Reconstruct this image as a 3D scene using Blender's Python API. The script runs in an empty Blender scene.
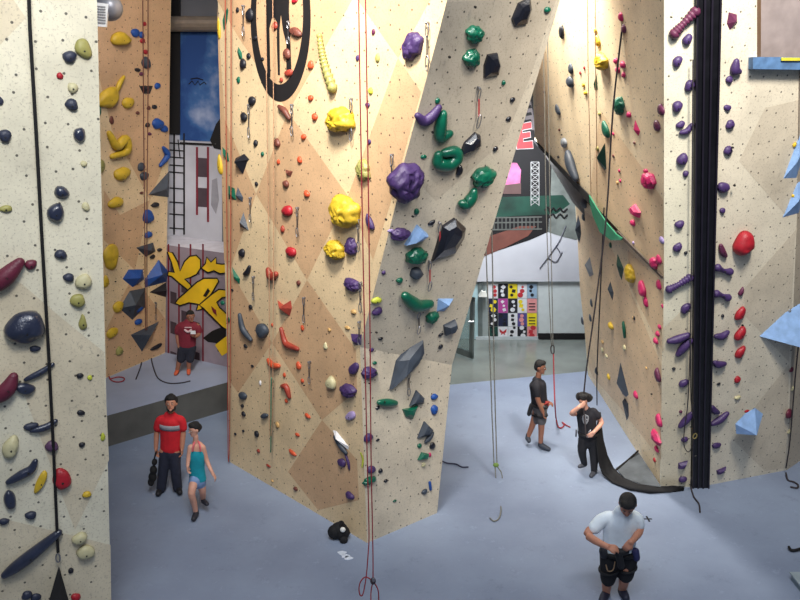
import bpy, bmesh, math, random
from mathutils import Vector, Matrix, noise
random.seed(7)
C = bpy.context.scene.collection
V = Vector
# ------------------------------------------------------------------ camera
PITCH = math.radians(15); FPX = 800.0; EYE = V((0, 0, 6.4))
FW = V((0, math.cos(PITCH), -math.sin(PITCH))); UP = V((0, math.sin(PITCH), math.cos(PITCH)))
cam = bpy.data.cameras.new('camera'); cam.lens = 36; cam.sensor_width = 36; cam.clip_end = 200
co = bpy.data.objects.new('camera', cam); C.objects.link(co)
co.location = EYE; co.rotation_euler = (math.radians(90) - PITCH, 0, 0)
bpy.context.scene.camera = co
def ray(x, y): return FW + V((1, 0, 0)) * ((x - 400) / FPX) + UP * ((300 - y) / FPX)
def P(x, y, Y):                      # point seen at (x, y) at distance Y from the camera's foot
    r = ray(x, y); return EYE + r * (Y / r.y)
def G(x, y, z=0.0):
    r = ray(x, y); return EYE + r * ((z - EYE.z) / r.z)
def mpp(p): return (p - EYE).dot(FW) / FPX     # metres per pixel at a point
# ------------------------------------------------------------------ materials
def lin(c):
    return tuple(((v / 255) / 12.92 if v / 255 <= .04045 else ((v / 255 + .055) / 1.055) ** 2.4) for v in c) + (1,)
MATS = {}
def mat(name, col, rough=.6, metal=0, var=.12, scale=6, bump=0, alpha=1, coat=0):
    if name in MATS: return MATS[name]
    m = bpy.data.materials.new(name); m.use_nodes = True; nt = m.node_tree; N = nt.nodes; b = N['Principled BSDF']
    b.inputs['Roughness'].default_value = rough; b.inputs['Metallic'].default_value = metal
    b.inputs['Alpha'].default_value = alpha; b.inputs['Coat Weight'].default_value = coat
    tc = N.new('ShaderNodeTexCoord'); nz = N.new('ShaderNodeTexNoise'); nz.inputs['Scale'].default_value = scale; nz.inputs['Detail'].default_value = 5
    nt.links.new(tc.outputs['Object'], nz.inputs['Vector'])
    cr = N.new('ShaderNodeValToRGB'); c = lin(col)
    cr.color_ramp.elements[0].position = .3; cr.color_ramp.elements[1].position = .7
    cr.color_ramp.elements[0].color = tuple(v * (1 - var) for v in c[:3]) + (1,)
    cr.color_ramp.elements[1].color = tuple(min(1, v * (1 + var)) for v in c[:3]) + (1,)
    nt.links.new(nz.outputs['Fac'], cr.inputs['Fac']); nt.links.new(cr.outputs['Color'], b.inputs['Base Color'])
    if bump:
        bp = N.new('ShaderNodeBump'); bp.inputs['Strength'].default_value = bump; bp.inputs['Distance'].default_value = .02
        n2 = N.new('ShaderNodeTexNoise'); n2.inputs['Scale'].default_value = scale * 6; nt.links.new(tc.outputs['Object'], n2.inputs['Vector'])
        nt.links.new(n2.outputs['Fac'], bp.inputs['Height']); nt.links.new(bp.outputs['Normal'], b.inputs['Normal'])
    MATS[name] = m; return m
def wallmat(name, col, dots=5.0, grime=.5, nut=1.0):
    """painted plywood with bolt holes, fine speckle and climbing-shoe scuffs"""
    m = bpy.data.materials.new(name); m.use_nodes = True; nt = m.node_tree; N = nt.nodes; L = nt.links.new; b = N['Principled BSDF']
    b.inputs['Roughness'].default_value = .62
    tc = N.new('ShaderNodeTexCoord'); uv = tc.outputs['UV']
    def math_(op, a, bb=None, c=None):
        n = N.new('ShaderNodeMath'); n.operation = op
        for i, v in enumerate((a, bb, c)):
            if v is None: continue
            if isinstance(v, (int, float)): n.inputs[i].default_value = v
            else: L(v, n.inputs[i])
        n.use_clamp = False; return n.outputs[0]
    def nz(s, d=6, r=.6, vec=uv):
        n = N.new('ShaderNodeTexNoise'); n.inputs['Scale'].default_value = s; n.inputs['Detail'].default_value = d; n.inputs['Roughness'].default_value = r
        L(vec, n.inputs['Vector']); return n.outputs['Fac']
    def ramp(v, a, bb):
        n = N.new('ShaderNodeMapRange'); n.inputs['From Min'].default_value = a; n.inputs['From Max'].default_value = bb; L(v, n.inputs['Value']); return n.outputs['Result']
    def mix(f, a, bb):
        n = N.new('ShaderNodeMix'); n.data_type = 'RGBA'
        if isinstance(f, float): n.inputs['Factor'].default_value = f
        else: L(f, n.inputs['Factor'])
        for i, v in ((6, a), (7, bb)):
            if isinstance(v, tuple): n.inputs[i].default_value = v
            else: L(v, n.inputs[i])
        return n.outputs[2]
    c = lin(col); dk = tuple(v * .80 for v in c[:3]) + (1,)
    base = mix(ramp(nz(1.3), .38, .68), c, dk)
    # speckle texture of the coating
    base = mix(math_('MULTIPLY', ramp(nz(38, 3, .6), .56, .68), .34), base, lin((120, 100, 80)))
    # scuffs: stretched noise
    mp = N.new('ShaderNodeMapping'); mp.inputs['Scale'].default_value = (9, 3, 1); mp.inputs['Rotation'].default_value = (0, 0, .5); L(uv, mp.inputs['Vector'])
    base = mix(math_('MULTIPLY', ramp(nz(2.4, 8, .75, mp.outputs['Vector']), .57, .70), .6 * grime), base, lin((95, 85, 78)))
    base = mix(math_('MULTIPLY', ramp(nz(.7, 4, .6), .55, .75), .28 * grime), base, lin((128, 116, 102)))
    # bolt holes
    vo = N.new('ShaderNodeTexVoronoi'); vo.voronoi_dimensions = '2D'; vo.inputs['Scale'].default_value = dots; vo.inputs['Randomness'].default_value = .45; L(uv, vo.inputs['Vector'])
    hole = math_('LESS_THAN', vo.outputs['Distance'], .060 * nut)
    base = mix(math_('MULTIPLY', hole, .85), base, lin((40, 36, 34)))
    v2 = N.new('ShaderNodeTexVoronoi'); v2.voronoi_dimensions = '2D'; v2.inputs['Scale'].default_value = dots * 2.3; v2.inputs['Randomness'].default_value = 1; L(uv, v2.inputs['Vector'])
    h2 = math_('LESS_THAN', v2.outputs['Distance'], .045 * nut)
    base = mix(math_('MULTIPLY', h2, .5), base, lin((80, 70, 62)))
    L(base, b.inputs['Base Color'])
    bp = N.new('ShaderNodeBump'); bp.inputs['Strength'].default_value = .25; bp.inputs['Distance'].default_value = .01
    L(nz(60, 2), bp.inputs['Height']); L(bp.outputs['Normal'], b.inputs['Normal'])
    return m
# ------------------------------------------------------------------ object helpers
def link(name, me, m, parent=None, smooth=False):
    o = bpy.data.objects.new(name, me); C.objects.link(o)
    ms = m if isinstance(m, (list, tuple)) else [m]
    for q in ms: me.materials.append(q)
    if smooth:
        for p in me.polygons: p.use_smooth = True
    if parent: o.parent = parent; o.matrix_parent_inverse = parent.matrix_world.inverted()
    return o
def obj(name, bm, m, parent=None, smooth=False, recalc=True):
    if recalc: bmesh.ops.recalc_face_normals(bm, faces=bm.faces)
    me = bpy.data.meshes.new(name)
    if parent is not None:
        bmesh.ops.translate(bm, vec=-parent.location, verts=bm.verts)
    bm.to_mesh(me); bm.free()
    o = bpy.data.objects.new(name, me); C.objects.link(o)
    for q in (m if isinstance(m, (list, tuple)) else [m]): me.materials.append(q)
    if smooth:
        for p in me.polygons: p.use_smooth = True
    if parent is not None: o.parent = parent
    return o
def recenter(o, loc):
    o.data.transform(Matrix.Translation(-loc)); o.location = loc; return o
def tag(o, label=None, cat=None, group=None, kind=None):
    if label: o['label'] = label
    if cat: o['category'] = cat
    if group: o['group'] = group
    if kind: o['kind'] = kind
    return o
def empty(name, loc, label, cat, group=None):
    o = bpy.data.objects.new(name, None); C.objects.link(o); o.location = loc; o.empty_display_size = .1
    return tag(o, label, cat, group)
def poly(bm, pts, mi=0):
    f = bm.faces.new([bm.verts.new(p) for p in pts]); f.material_index = mi; return f
def prism(bm, pts, d, mi=0):
    a = [bm.verts.new(p) for p in pts]; b = [bm.verts.new(p + d) for p in pts]; n = len(pts)
    fs = [bm.faces.new(a), bm.faces.new(b[::-1])]
    for i in range(n): fs.append(bm.faces.new((a[i], b[i], b[(i + 1) % n], a[(i + 1) % n])))
    for f in fs: f.material_index = mi
    return fs
def box(bm, lo, hi, mi=0):
    x0, y0, z0 = lo; x1, y1, z1 = hi
    return prism(bm, [V((x0, y0, z0)), V((x1, y0, z0)), V((x1, y0, z1)), V((x0, y0, z1))], V((0, y1 - y0, 0)), mi)
def crm(pts, n):
    """Catmull-Rom through pts, n samples per span"""
    if len(pts) < 3 or n < 2: return list(pts)
    out = []
    q = [pts[0] * 2 - pts[1]] + list(pts) + [pts[-1] * 2 - pts[-2]]
    for i in range(1, len(q) - 2):
        for k in range(n):
            t = k / n; a, b, c, d = q[i - 1], q[i], q[i + 1], q[i + 2]
            out.append(.5 * ((2 * b) + (c - a) * t + (2 * a - 5 * b + 4 * c - d) * t * t + (3 * b - a - 3 * c + d) * t ** 3))
    out.append(pts[-1]); return out
def tube(bm, pts, rad, seg=6, flat=1.0, flatdir=None, mi=0, round_ends=True):
    """tube through pts; rad a number or list; flat squashes it along flatdir"""
    n = len(pts); R = rad if isinstance(rad, (list, tuple)) else [rad] * n
    pts = [V(p) for p in pts]; st = []
    if round_ends:
        d0 = (pts[0] - pts[1]).normalized(); d1 = (pts[-1] - pts[-2]).normalized()
        st = [(pts[0] + d0 * R[0] * .92, R[0] * .35), (pts[0] + d0 * R[0] * .55, R[0] * .8)]
        st += [(pts[i], R[i]) for i in range(n)]
        st += [(pts[-1] + d1 * R[-1] * .55, R[-1] * .8), (pts[-1] + d1 * R[-1] * .92, R[-1] * .35)]
    else: st = [(pts[i], R[i]) for i in range(n)]
    rings = []; ref = None
    for i, (p, r) in enumerate(st):
        a = st[max(0, i - 1)][0]; b = st[min(len(st) - 1, i + 1)][0]; t = (b - a)
        t = t.normalized() if t.length > 1e-9 else V((0, 0, 1))
        if ref is None:
            ref = V((0, 1, 0)) if abs(t.y) < .9 else V((1, 0, 0))
            if flatdir is not None and abs(t.dot(flatdir)) < .95: ref = flatdir
        u = (ref - t * ref.dot(t)).normalized(); ref = u if flatdir is None else ref
        w = t.cross(u)
        rings.append([bm.verts.new(p + (u * math.cos(2 * math.pi * k / seg) * flat + w * math.sin(2 * math.pi * k / seg)) * r) for k in range(seg)])
    for i in range(len(rings) - 1):
        for k in range(seg):
            f = bm.faces.new((rings[i][k], rings[i][(k + 1) % seg], rings[i + 1][(k + 1) % seg], rings[i + 1][k])); f.material_index = mi
    f = bm.faces.new(rings[0][::-1]); f.material_index = mi; f = bm.faces.new(rings[-1]); f.material_index = mi
def ellipsoid(bm, c, r, rot=None, seg=16):
    M = Matrix.Translation(c) @ (rot.to_4x4() if rot else Matrix.Identity(4)) @ Matrix.Diagonal((r[0], r[1], r[2], 1))
    bmesh.ops.create_uvsphere(bm, u_segments=seg, v_segments=max(6, seg * 3 // 4), radius=1, matrix=M)
# ------------------------------------------------------------------ wall planes
class Plane:
    def __init__(s, a, b, c):
        s.o = V(a); n = (V(b) - V(a)).cross(V(c) - V(a)).normalized()
        if n.dot(EYE - s.o) < 0: n = -n
        s.n = n; s.u = V((0, 0, 1)).cross(n).normalized(); s.v = n.cross(s.u).normalized()
    def hit(s, x, y, off=0):
        r = ray(x, y); return EYE + r * (((s.o - EYE).dot(s.n) + off) / r.dot(s.n))
    def uv(s, p): d = p - s.o; return d.dot(s.u), d.dot(s.v)
    def foot(s, x, z=0.0):                 # where the column x of the picture meets height z on the plane
        lo, hi = -200.0, 1500.0
        for _ in range(60):
            m = (lo + hi) / 2
            if s.hit(x, m).z > z: lo = m
            else: hi = m
        return s.hit(x, (lo + hi) / 2)
WALL = {}
def wallobj(name, label, planes, solid_dir, mats, panels=()):
    """planes: list of (Plane, [points]); panels: list of (Plane, [px points]) in the second tone, sitting 1 mm proud"""
    bm = bmesh.new(); uvl = bm.loops.layers.uv.new('UVMap')
    for pl, pts, *mi in planes:
        f = poly(bm, pts, mi[0] if mi else 0)
        for lp in f.loops: lp[uvl].uv = pl.uv(lp.vert.co)
    for pl, pts, mi in panels:
        f = poly(bm, [pl.hit(x, y, .0015) for x, y in pts], mi)
        for lp in f.loops: lp[uvl].uv = pl.uv(lp.vert.co)
    # thickness: outline edges pushed back
    for pl, pts, *mi in planes:
        b = [bm.verts.new(p + solid_dir) for p in pts]; a = [bm.verts.new(p - pl.n * .002) for p in pts]
        n = len(pts); bm.faces.new(b).material_index = len(mats) - 1
        for i in range(n):
            bm.faces.new((a[i], b[i], b[(i + 1) % n], a[(i + 1) % n])).material_index = len(mats) - 1
    o = obj(name, bm, mats, recalc=False)
    return tag(o, kind='structure')
TOP = -150
M_light = wallmat('plywood_light', (234, 208, 166), 5, .8); M_dark = wallmat('plywood_pink', (214, 176, 136), 5, .8)
M_cream = wallmat('wall_cream', (236, 230, 206), 4.2, .6, .9); M_cream2 = wallmat('wall_cream_warm', (226, 214, 186), 4.2, .9, .9)
M_greyw = wallmat('wall_grey', (216, 204, 182), 5, 1.1); M_greyd = wallmat('wall_grey_dark', (200, 187, 166), 5, 1.1)
M_white = wallmat('wall_white', (236, 226, 204), 5, .6); M_white2 = wallmat('wall_offwhite', (220, 208, 186), 5, .9); M_side2 = wallmat('plywood_side', (226, 198, 160)); M_side = wallmat('plywood_side_light', (240, 220, 184))
M_edge = mat('plywood_edge', (120, 92, 66), .8)
# --- left foreground wall
LP = Plane(P(112, 600, 8.2), P(97, 0, 7.9), P(-10, 300, 7.5))
lb0, lb1 = LP.foot(113), LP.foot(-160)
WALL['L'] = (LP, 'left foreground wall')
wallobj('wall_left', '', [(LP, [lb0, LP.hit(111, 600), LP.hit(97, 0), LP.hit(93, TOP), LP.hit(-160, TOP), lb1])], V((-.28, .34, 0)), [M_cream, M_cream2, M_edge],
        [(LP, [(-40, 250), (22, 284), (58, 315), (15, 370), (-60, 430)], 1), (LP, [(-60, 505), (0, 518), (75, 536), (110.5, 545), (111.8, 640), (-60, 640)], 1),
         (LP, [(58, 315), (104, 352), (109, 460), (75, 530), (15, 370)], 1), (LP, [(-40, 20), (0, 45), (26, 18), (0, -20), (-40, -30)], 1)])
# --- platform
PZ = .6
W2 = Plane(G(106, 378, PZ), G(165, 353, PZ), P(171, 0, G(165, 353).y and 16.6))
WALL['W'] = (W2, 'back left wall')
wallobj('wall_back_left', '', [(W2, [G(80, 389, PZ), G(165, 353, PZ), W2.hit(171, 0), W2.hit(173, TOP), W2.hit(70, TOP)])], V((-.5, .5, 0)), [M_light, M_dark, M_edge],
        [(W2, [(80, -150), (172, -150), (170.5, 0), (169, 150), (150, 200), (112, 130), (95, 60)], 1), (W2, [(104, 190), (120, 215), (150, 200), (135, 270), (104, 240)], 1), (W2, [(106, 330), (133, 275), (166, 320), (165, 352), (107, 377)], 1)])
M_mat = mat('platform_mat', (150, 160, 184), .55, 0, .1, 1.2); M_riser = mat('riser', (86, 86, 84), .85, 0, .2, 2)
r0, r1 = G(107, 447), G(222, 412); rd = (r1 - r0).normalized(); ra = r0 - rd * 2.2; rb = r1 + rd * 2.5; back = V((0, 5.6, 0))
bm = bmesh.new(); prism(bm, [ra, rb, rb + V((0, 0, PZ)), ra + V((0, 0, PZ))], back + V((-1.2, 0, 0)))
for f in bm.faces:
    if abs(f.normal.z) > .9 or f.calc_center_median().z > PZ - .01: f.material_index = 1
tag(obj('floor_platform', bm, [M_riser, M_mat]), kind='structure')
# --- central tower
T_b0, T_b1 = G(230, 462), G(367, 543)
PL = Plane(T_b0, T_b1, P(217, 0, T_b0.y - .55)); WALL['P'] = (PL, "central tower's left face")
A0, A1, A2 = PL.hit(447, 0), PL.hit(360, 347), T_b1
At = PL.hit(447 + 37.5, TOP)
PR2 = Plane(A1, A2, G(437, 513)); C1 = PR2.hit(452, 365); C2 = G(437, 513)
PR1 = Plane(A0, A1, C1); WALL['Q'] = (PR1, "central tower's right face"); WALL['Q2'] = (PR2, "central tower's right face")
Dt = PR1.hit(560, 0); Dtt = PR1.hit(604, TOP)
print('tower', [tuple(round(v, 2) for v in p) for p in (T_b0, T_b1, A0, A1, At, C1, C2, Dt, Dtt)])
wallobj('wall_tower', '', [(PL, [T_b0, A2, A1, A0, At, PL.hit(214, TOP)], 0), (PR2, [A2, C2, C1, A1], 2), (PR1, [A1, C1, Dt, Dtt, At, A0], 2)], V((0, 2.4, 0)),
        [M_light, M_dark, M_greyw, M_greyd, M_edge],
        [(PL, [(288, 112), (348, 196), (307, 280), (256, 194)], 1),
         (PL, [(288, 112), (237, 35), (217, 0), (214, -100), (352, 0)], 1),
         (PL, [(352, -8), (398, 58), (430, 0), (470, -90), (352, -90)], 1),
         (PL, [(398, 58), (421, 92), (390, 205), (373, 260), (348, 196)], 1),
         (PL, [(307, 280), (356, 350), (357, 390), (322, 420), (272, 343)], 1),
         (PL, [(217, 5), (225, 120), (256, 194), (230, 270), (224, 260)], 1),
         (PL, [(348, 196), (373, 262), (361, 335), (343, 327), (307, 280)], 0),
         (PL, [(230, 270), (272, 343), (238, 393), (229, 380)], 1), 
         (PL, [(288, 472), (322, 420), (357, 460), (359, 500), (318, 510)], 1), (PL, [(238, 393), (272, 343), (322, 420), (288, 472)], 0),
         (PR1, [(447, 2), (490, 0), (556, 0), (530, 78), (505, 140), (436, 201), (403, 166)], 3),
         (PR2, [(362, 352), (400, 380), (442, 415), (438, 500), (410, 440), (366, 430)], 2)])
# --- back walls
BW = G(500, 338).y
def back_panel(name, x0, y0, x1, y1, Y, m, th=.1, kind='structure', parent=None):
    bm = bmesh.new(); pts = [P(x0, y1, Y), P(x1, y1, Y), P(x1, y0, Y), P(x0, y0, Y)]; prism(bm, pts, V((0, th, 0)))
    return tag(obj(name, bm, m, parent), kind=kind if parent is None else None)
M_bw = mat('painted_wall_white', (225, 226, 230), .7, 0, .10, .9); M_bg = mat('painted_wall_grey', (110, 112, 118), .8, 0, .15, .8)
bm = bmesh.new(); box(bm, (-13, BW + .05, 0), (16, BW + .25, 13)); tag(obj('wall_back', bm, M_bw), kind='structure')
# --- right side walls
B1, B2, B3 = G(588, 375), G(660, 488), G(690, 487)
T2 = P(664, 0, B2.y - 2.1)
R2 = Plane(B2, B3, T2); WALL['S'] = (R2, 'narrow panel left of the black column')
F2 = R2.hit(664, 278)
R1 = Plane(B1, B2, F2); WALL['R'] = (R1, 'right side wall'); M1 = R1.hit(572, 200)
U1 = P(535, 142, 17.2); R1U = Plane(F2, T2, U1); WALL['U'] = (R1U, 'right side wall')
print('right', [tuple(round(v, 2) for v in p) for p in (B1, B2, B3, T2, F2, M1, U1, R1U.hit(532, 0))], 'BW', BW)
wallobj('wall_side', '', [(R1, [B1, B2, F2, R1.hit(574, 190)], 0)], V((.5, .15, 0)), [M_side, M_side2, M_edge],
        [(R1, [(576, 205), (600, 222), (627, 283), (592, 375), (589, 368), (580, 290)], 1), (R1, [(628, 250), (663.5, 284), (663, 352), (628, 283)], 1), (R1, [(627, 283), (661, 365), (661, 460), (618, 405), (592, 376)], 1)])
wallobj('wall_side_upper', '', [(R1U, [U1, F2, T2, R1U.hit(664, TOP), R1U.hit(524, TOP), R1U.hit(529, 0)], 0)], V((.5, .25, 0)), [M_side, M_side2, M_edge],
        [(R1U, [(600, 110), (640, 165), (663, 200), (663.5, 276), (600, 209), (590, 190)], 1), (R1U, [(536, 20), (548, 60), (548, 154), (535.5, 141)], 1)])
B4 = G(709, 485)
wallobj('wall_side_narrow', '', [(R2, [B2, B3, R2.hit(697, 0), R2.hit(699, TOP), R2.hit(664, TOP), T2, F2], 0)], V((.05, .5, 0)), [M_cream, M_cream2, M_edge],
        [(R2, [(662, 330), (692.4, 300), (690.5, 486), (661, 486)], 1)])
ct = R2.hit(697, 0)
R3 = Plane(B4, G(787, 470), P(722, 0, ct.y)); WALL['T'] = (R3, 'wall right of the black column')
E0 = G(787, 470)
wallobj('wall_right', '', [(R3, [B4, E0, R3.hit(797, 215), R3.hit(800, 69), R3.hit(757, 69), R3.hit(757, 0), R3.hit(758, TOP), R3.hit(725, TOP), R3.hit(722, 0)], 0)], V((.1, .12, 0)), [M_white, M_white2, M_edge],
        [(R3, [(739, 161), (765, 108), (799, 100), (797, 200), (788, 218)], 1), (R3, [(797.5, 228), (795, 240), (789, 362), (745, 316), (744, 289)], 1),
         (R3, [(789, 364), (787, 468), (765, 471), (733, 440), (757, 404)], 1)])
R4 = Plane(E0, G(830, 440), R3.hit(797, 215)); WALL['X'] = (R4, 'far right return wall')
e1 = R4.foot(900)
wallobj('wall_right_return', '', [(R4, [E0, e1, R4.hit(900, 60), R4.hit(800, 69), R3.hit(797, 215)], 0)], V((.3, .5, 0)), [M_greyd, M_greyw, M_edge])
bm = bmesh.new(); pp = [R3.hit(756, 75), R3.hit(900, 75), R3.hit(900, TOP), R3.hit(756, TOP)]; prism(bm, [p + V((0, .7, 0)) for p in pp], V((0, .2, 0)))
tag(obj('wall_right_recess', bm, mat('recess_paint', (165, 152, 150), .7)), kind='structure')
# black column
M_blk = mat('black_steel', (22, 22, 27), .38, .3, .4, 5)
bm = bmesh.new(); off = -R3.n * -.02
b3, b4 = G(691, 487), G(708.5, 487); b4.y = b3.y; dd3 = V((0, -.04, 0)); b3 += dd3; b4 += dd3; t3, t4 = P(695.5, 0, ct.y - .04), P(722, 0, ct.y - .04)
k = 1.28; t3, t4 = b3 + (t3 - b3) * k, b4 + (t4 - b4) * k
prism(bm, [b3, b4, t4, t3], V((0, .16, 0)))
o = tag(obj('trim_column', bm, M_blk), kind='structure')
bm = bmesh.new()
for f in (0.05, .34, .62, .94):                     # raised flanges of the steel
    a = b3.lerp(b4, f); b = t3.lerp(t4, f); w = V((.011, 0, 0)); prism(bm, [a - w, a + w, b + w, b - w], V((0, -.025, 0)))
obj('flange', bm, mat('black_flange', (44, 40, 52), .3, .4), o)
# --- floor
def floormat():
    m = bpy.data.materials.new('floor_mat'); m.use_nodes = True; nt = m.node_tree; N = nt.nodes; L = nt.links.new; b = N['Principled BSDF']
    tc = N.new('ShaderNodeTexCoord'); prev = None
    def noise_(s, d, r): n = N.new('ShaderNodeTexNoise'); n.inputs['Scale'].default_value = s; n.inputs['Detail'].default_value = d; n.inputs['Roughness'].default_value = r; L(tc.outputs['Object'], n.inputs['Vector']); return n.outputs['Fac']
    def rg(v, a, bb, hi): n = N.new('ShaderNodeMapRange'); n.inputs['From Min'].default_value = a; n.inputs['From Max'].default_value = bb; n.inputs['To Max'].default_value = hi; L(v, n.inputs['Value']); return n.outputs['Result']
    def mix(f, a, c): 
        n = N.new('ShaderNodeMix'); n.data_type = 'RGBA'; L(f, n.inputs['Factor'])
        if isinstance(a, tuple): n.inputs[6].default_value = a
        else: L(a, n.inputs[6])
        n.inputs[7].default_value = c; return n.outputs[2]
    c = mix(rg(noise_(.5, 5, .6), .35, .7, 1), lin((140, 154, 178)), lin((118, 130, 154)))
    c = mix(rg(noise_(4, 9, .8), .56, .72, .45), c, lin((170, 186, 214)))
    c = mix(rg(noise_(2.2, 10, .85), .56, .70, .45), c, lin((84, 92, 112)))
    L(c, b.inputs['Base Color']); b.inputs['Roughness'].default_value = .55
    return m
f0, f1 = G(452, 384.5), G(573, 372.5); fd = (f1 - f0); fl = f0 - fd * 4; fr = f0 + fd * 4
bm = bmesh.new(); prism(bm, [V((-13, -2, 0)), V((14, -2, 0)), V((14, fr.y, 0)), V((fr.x, fr.y, 0)), V((fl.x, fl.y, 0)), V((-13, fl.y, 0))], V((0, 0, -.05)))
tag(obj('floor', bm, floormat()), kind='structure')
M_conc = mat('polished_concrete', (118, 124, 120), .22, 0, .2, 1.1)
bm = bmesh.new(); prism(bm, [V((-13, 8, -.03)), V((16, 8, -.03)), V((16, BW + 3, -.03)), V((-13, BW + 3, -.03))], V((0, 0, -.05)))
tag(obj('floor_concrete', bm, M_conc), kind='structure')
# --- back left: mural wall on the platform, ledge, upper back wall
m0, m1 = G(164, 352, PZ), G(232, 368, PZ)
MP = Plane(m0, m1, m0 + V((0, 0, 1)))
zL = MP.hit(167, 245).z
def flat_on(name, pl, px, m, off, th=.004, parent=None, mi=0):
    bm = bmesh.new(); prism(bm, [pl.hit(x, y, off) for x, y in px], pl.n * th); return obj(name, bm, m, parent)
bm = bmesh.new(); c0 = MP.foot(150, PZ); c1 = MP.foot(240, PZ); h = V((0, 0, zL - PZ)); prism(bm, [c0, c1, c1 + h, c0 + h], V((0, 1.05, 0)))
for f in bm.faces:
    if f.calc_center_median().z > zL - .01: f.material_index = 1
mw = tag(obj('wall_mural_lower', bm, [mat('mural_ground', (150, 138, 150), .7, 0, .2, 2), mat('ledge_white', (214, 214, 226), .5)]), kind='structure')
M_mar = mat('mural_maroon', (120, 24, 44), .7); M_ltc = mat('mural_dark_square', (70, 56, 66), .7); M_mblk = mat('mural_black', (14, 12, 15), .8)
M_yel = mat('mural_yellow', (240, 196, 34), .6, 0, .15, 2); M_mlil = mat('mural_lilac', (176, 168, 186), .7)
bm = bmesh.new()
def strip(bm, pl, x0, y0, x1, y1, w, off, th=.003):
    a, b = pl.hit(x0, y0, off), pl.hit(x1, y1, off); s = mpp(a) * w / 2; t = (b - a).normalized(); k = t.cross(pl.n) * s
    prism(bm, [a - k, a + k, b + k, b - k], pl.n * th)
for x in (168.5, 179, 190.5, 203): strip(bm, MP, x, 244, x, 358 + (x - 168) * .25, 2.2, .002)
obj('painted_bar', bm, M_mar, mw)
bm = bmesh.new()
for i, x in enumerate((173.5, 184.5, 196.5)):
    for j in range(7):
        y = 262 + j * 15 + (i % 2) * 4
        if (i + j) % 2 == 0: strip(bm, MP, x, y, x, y + 12, 8.5, .001)
obj('painted_square', bm, M_ltc, mw)
def paint(pl, px, parent, m_in, m_out, grow, off, name='painted_letter'):
    c = sum((V((x, y, 0)) for x, y in px), V()) / len(px)
    bm = bmesh.new(); n = len(px); out = []
    area = sum(px[i][0] * px[(i + 1) % n][1] - px[(i + 1) % n][0] * px[i][1] for i in range(n)); sg = 1 if area > 0 else -1
    for i in range(n):
        a, b, d = V(px[i - 1] + (0,)), V(px[i] + (0,)), V(px[(i + 1) % n] + (0,))
        t = (d - a).normalized(); k = V((t.y, -t.x, 0)) * sg * grow; out.append(((b + k).x, (b + k).y))
    if m_out: flat_on(name + '_outline', pl, out, m_out, off, .003, parent)
    flat_on(name, pl, px, m_in, off + .004, .003, parent)
S1 = [(168, 252), (172, 253), (177, 262), (180, 272), (185, 262), (190, 257), (196, 256), (200, 260), (200, 268), (196, 274), (190, 277), (184, 279), (190, 285), (192, 292), (189, 290), (180, 283), (172, 276), (168, 275), (169, 272), (175, 273), (172, 262)]
S2 = [(176, 303), (179, 299), (186, 293), (197, 283), (204, 279), (217, 279), (218, 281), (213, 290), (206, 301), (201, 309), (197, 310), (199, 304), (195, 303), (189, 302), (180, 305)]
S3 = [(206, 300), (212, 295), (219, 290), (228, 291), (228, 296), (222, 297), (216, 302), (219, 308), (228, 316), (228, 330), (222, 326), (212, 316), (204, 308), (200, 305)]
S4 = [(202, 268), (206, 264), (207, 258), (211, 263), (216, 258), (216, 264), (222, 265), (228, 264), (228, 272), (220, 273), (214, 270), (208, 272)]
for i, s in enumerate((S1, S2, S3, S4)): paint(MP, s, mw, M_yel, M_mblk, 1.5, .005 + i * .008)
flat_on('painted_counter', MP, [(203, 296), (208, 288), (210, 291), (206, 297)], M_mblk, .03, .003, mw)
flat_on('painted_counter', MP, [(211, 306), (216, 310), (217, 316), (213, 312)], M_mar, .038, .003, mw)
flat_on('painted_arrow', MP, [(203, 338), (212, 331), (226, 325), (226, 345), (218, 352), (216, 343), (208, 342)], M_mblk, .003, .003, mw)
flat_on('painted_arrow', MP, [(215, 345), (228, 335), (228, 352), (222, 356)], M_yel, .009, .003, mw)
def cloudmat():
    m = bpy.data.materials.new('cloud_mural'); m.use_nodes = True; nt = m.node_tree; N = nt.nodes; b = N['Principled BSDF']; b.inputs['Roughness'].default_value = .7
    tc = N.new('ShaderNodeTexCoord'); nz = N.new('ShaderNodeTexNoise'); nz.inputs['Scale'].default_value = 1.15; nz.inputs['Detail'].default_value = 5; nt.links.new(tc.outputs['Object'], nz.inputs['Vector'])
    cr = N.new('ShaderNodeValToRGB'); e = cr.color_ramp.elements; e[0].position = .44; e[0].color = lin((18, 66, 132)); e[1].position = .66; e[1].color = lin((150, 164, 196)); q = e.new(.52); q.color = lin((50, 96, 156))
    nt.links.new(nz.outputs['Fac'], cr.inputs['Fac']); nt.links.new(cr.outputs['Color'], b.inputs['Base Color']); return m
LY = m0.y + .95
UB = Plane(V((0, LY, 0)), V((1, LY, 0)), V((0, LY, 1)))
up = back_panel('wall_mural_upper', 150, 245, 240, TOP, LY, M_bg, .15)
def flat2(name, px, m, off, th=.004, parent=None): return flat_on(name, UB, px, m, off, th, parent)
flat2('white_backdrop', [(167, 244), (222, 244), (222, 138), (167, 134)], mat('backdrop', (196, 198, 210), .7, 0, .2, .9), .003, .004, up)
flat2('cloud_mural', [(180, 140), (222, 142), (222, 31), (180, 31)], cloudmat(), .003, .02, up)
flat2('black_post', [(170, 134), (180.5, 134), (181, -140), (171, -140)], M_mblk, .003, .06, up)
bm = bmesh.new(); tube(bm, [P(168, 24, LY - .15), P(224, 24, LY - .15)], mpp(P(200, 24, LY)) * 7.5, 14); tag(obj('air_duct', bm, mat('duct_tan', (150, 136, 120), .5, .2)), 'thick dusty horizontal duct above the blue cloud mural', 'duct')
bm = bmesh.new()
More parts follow.
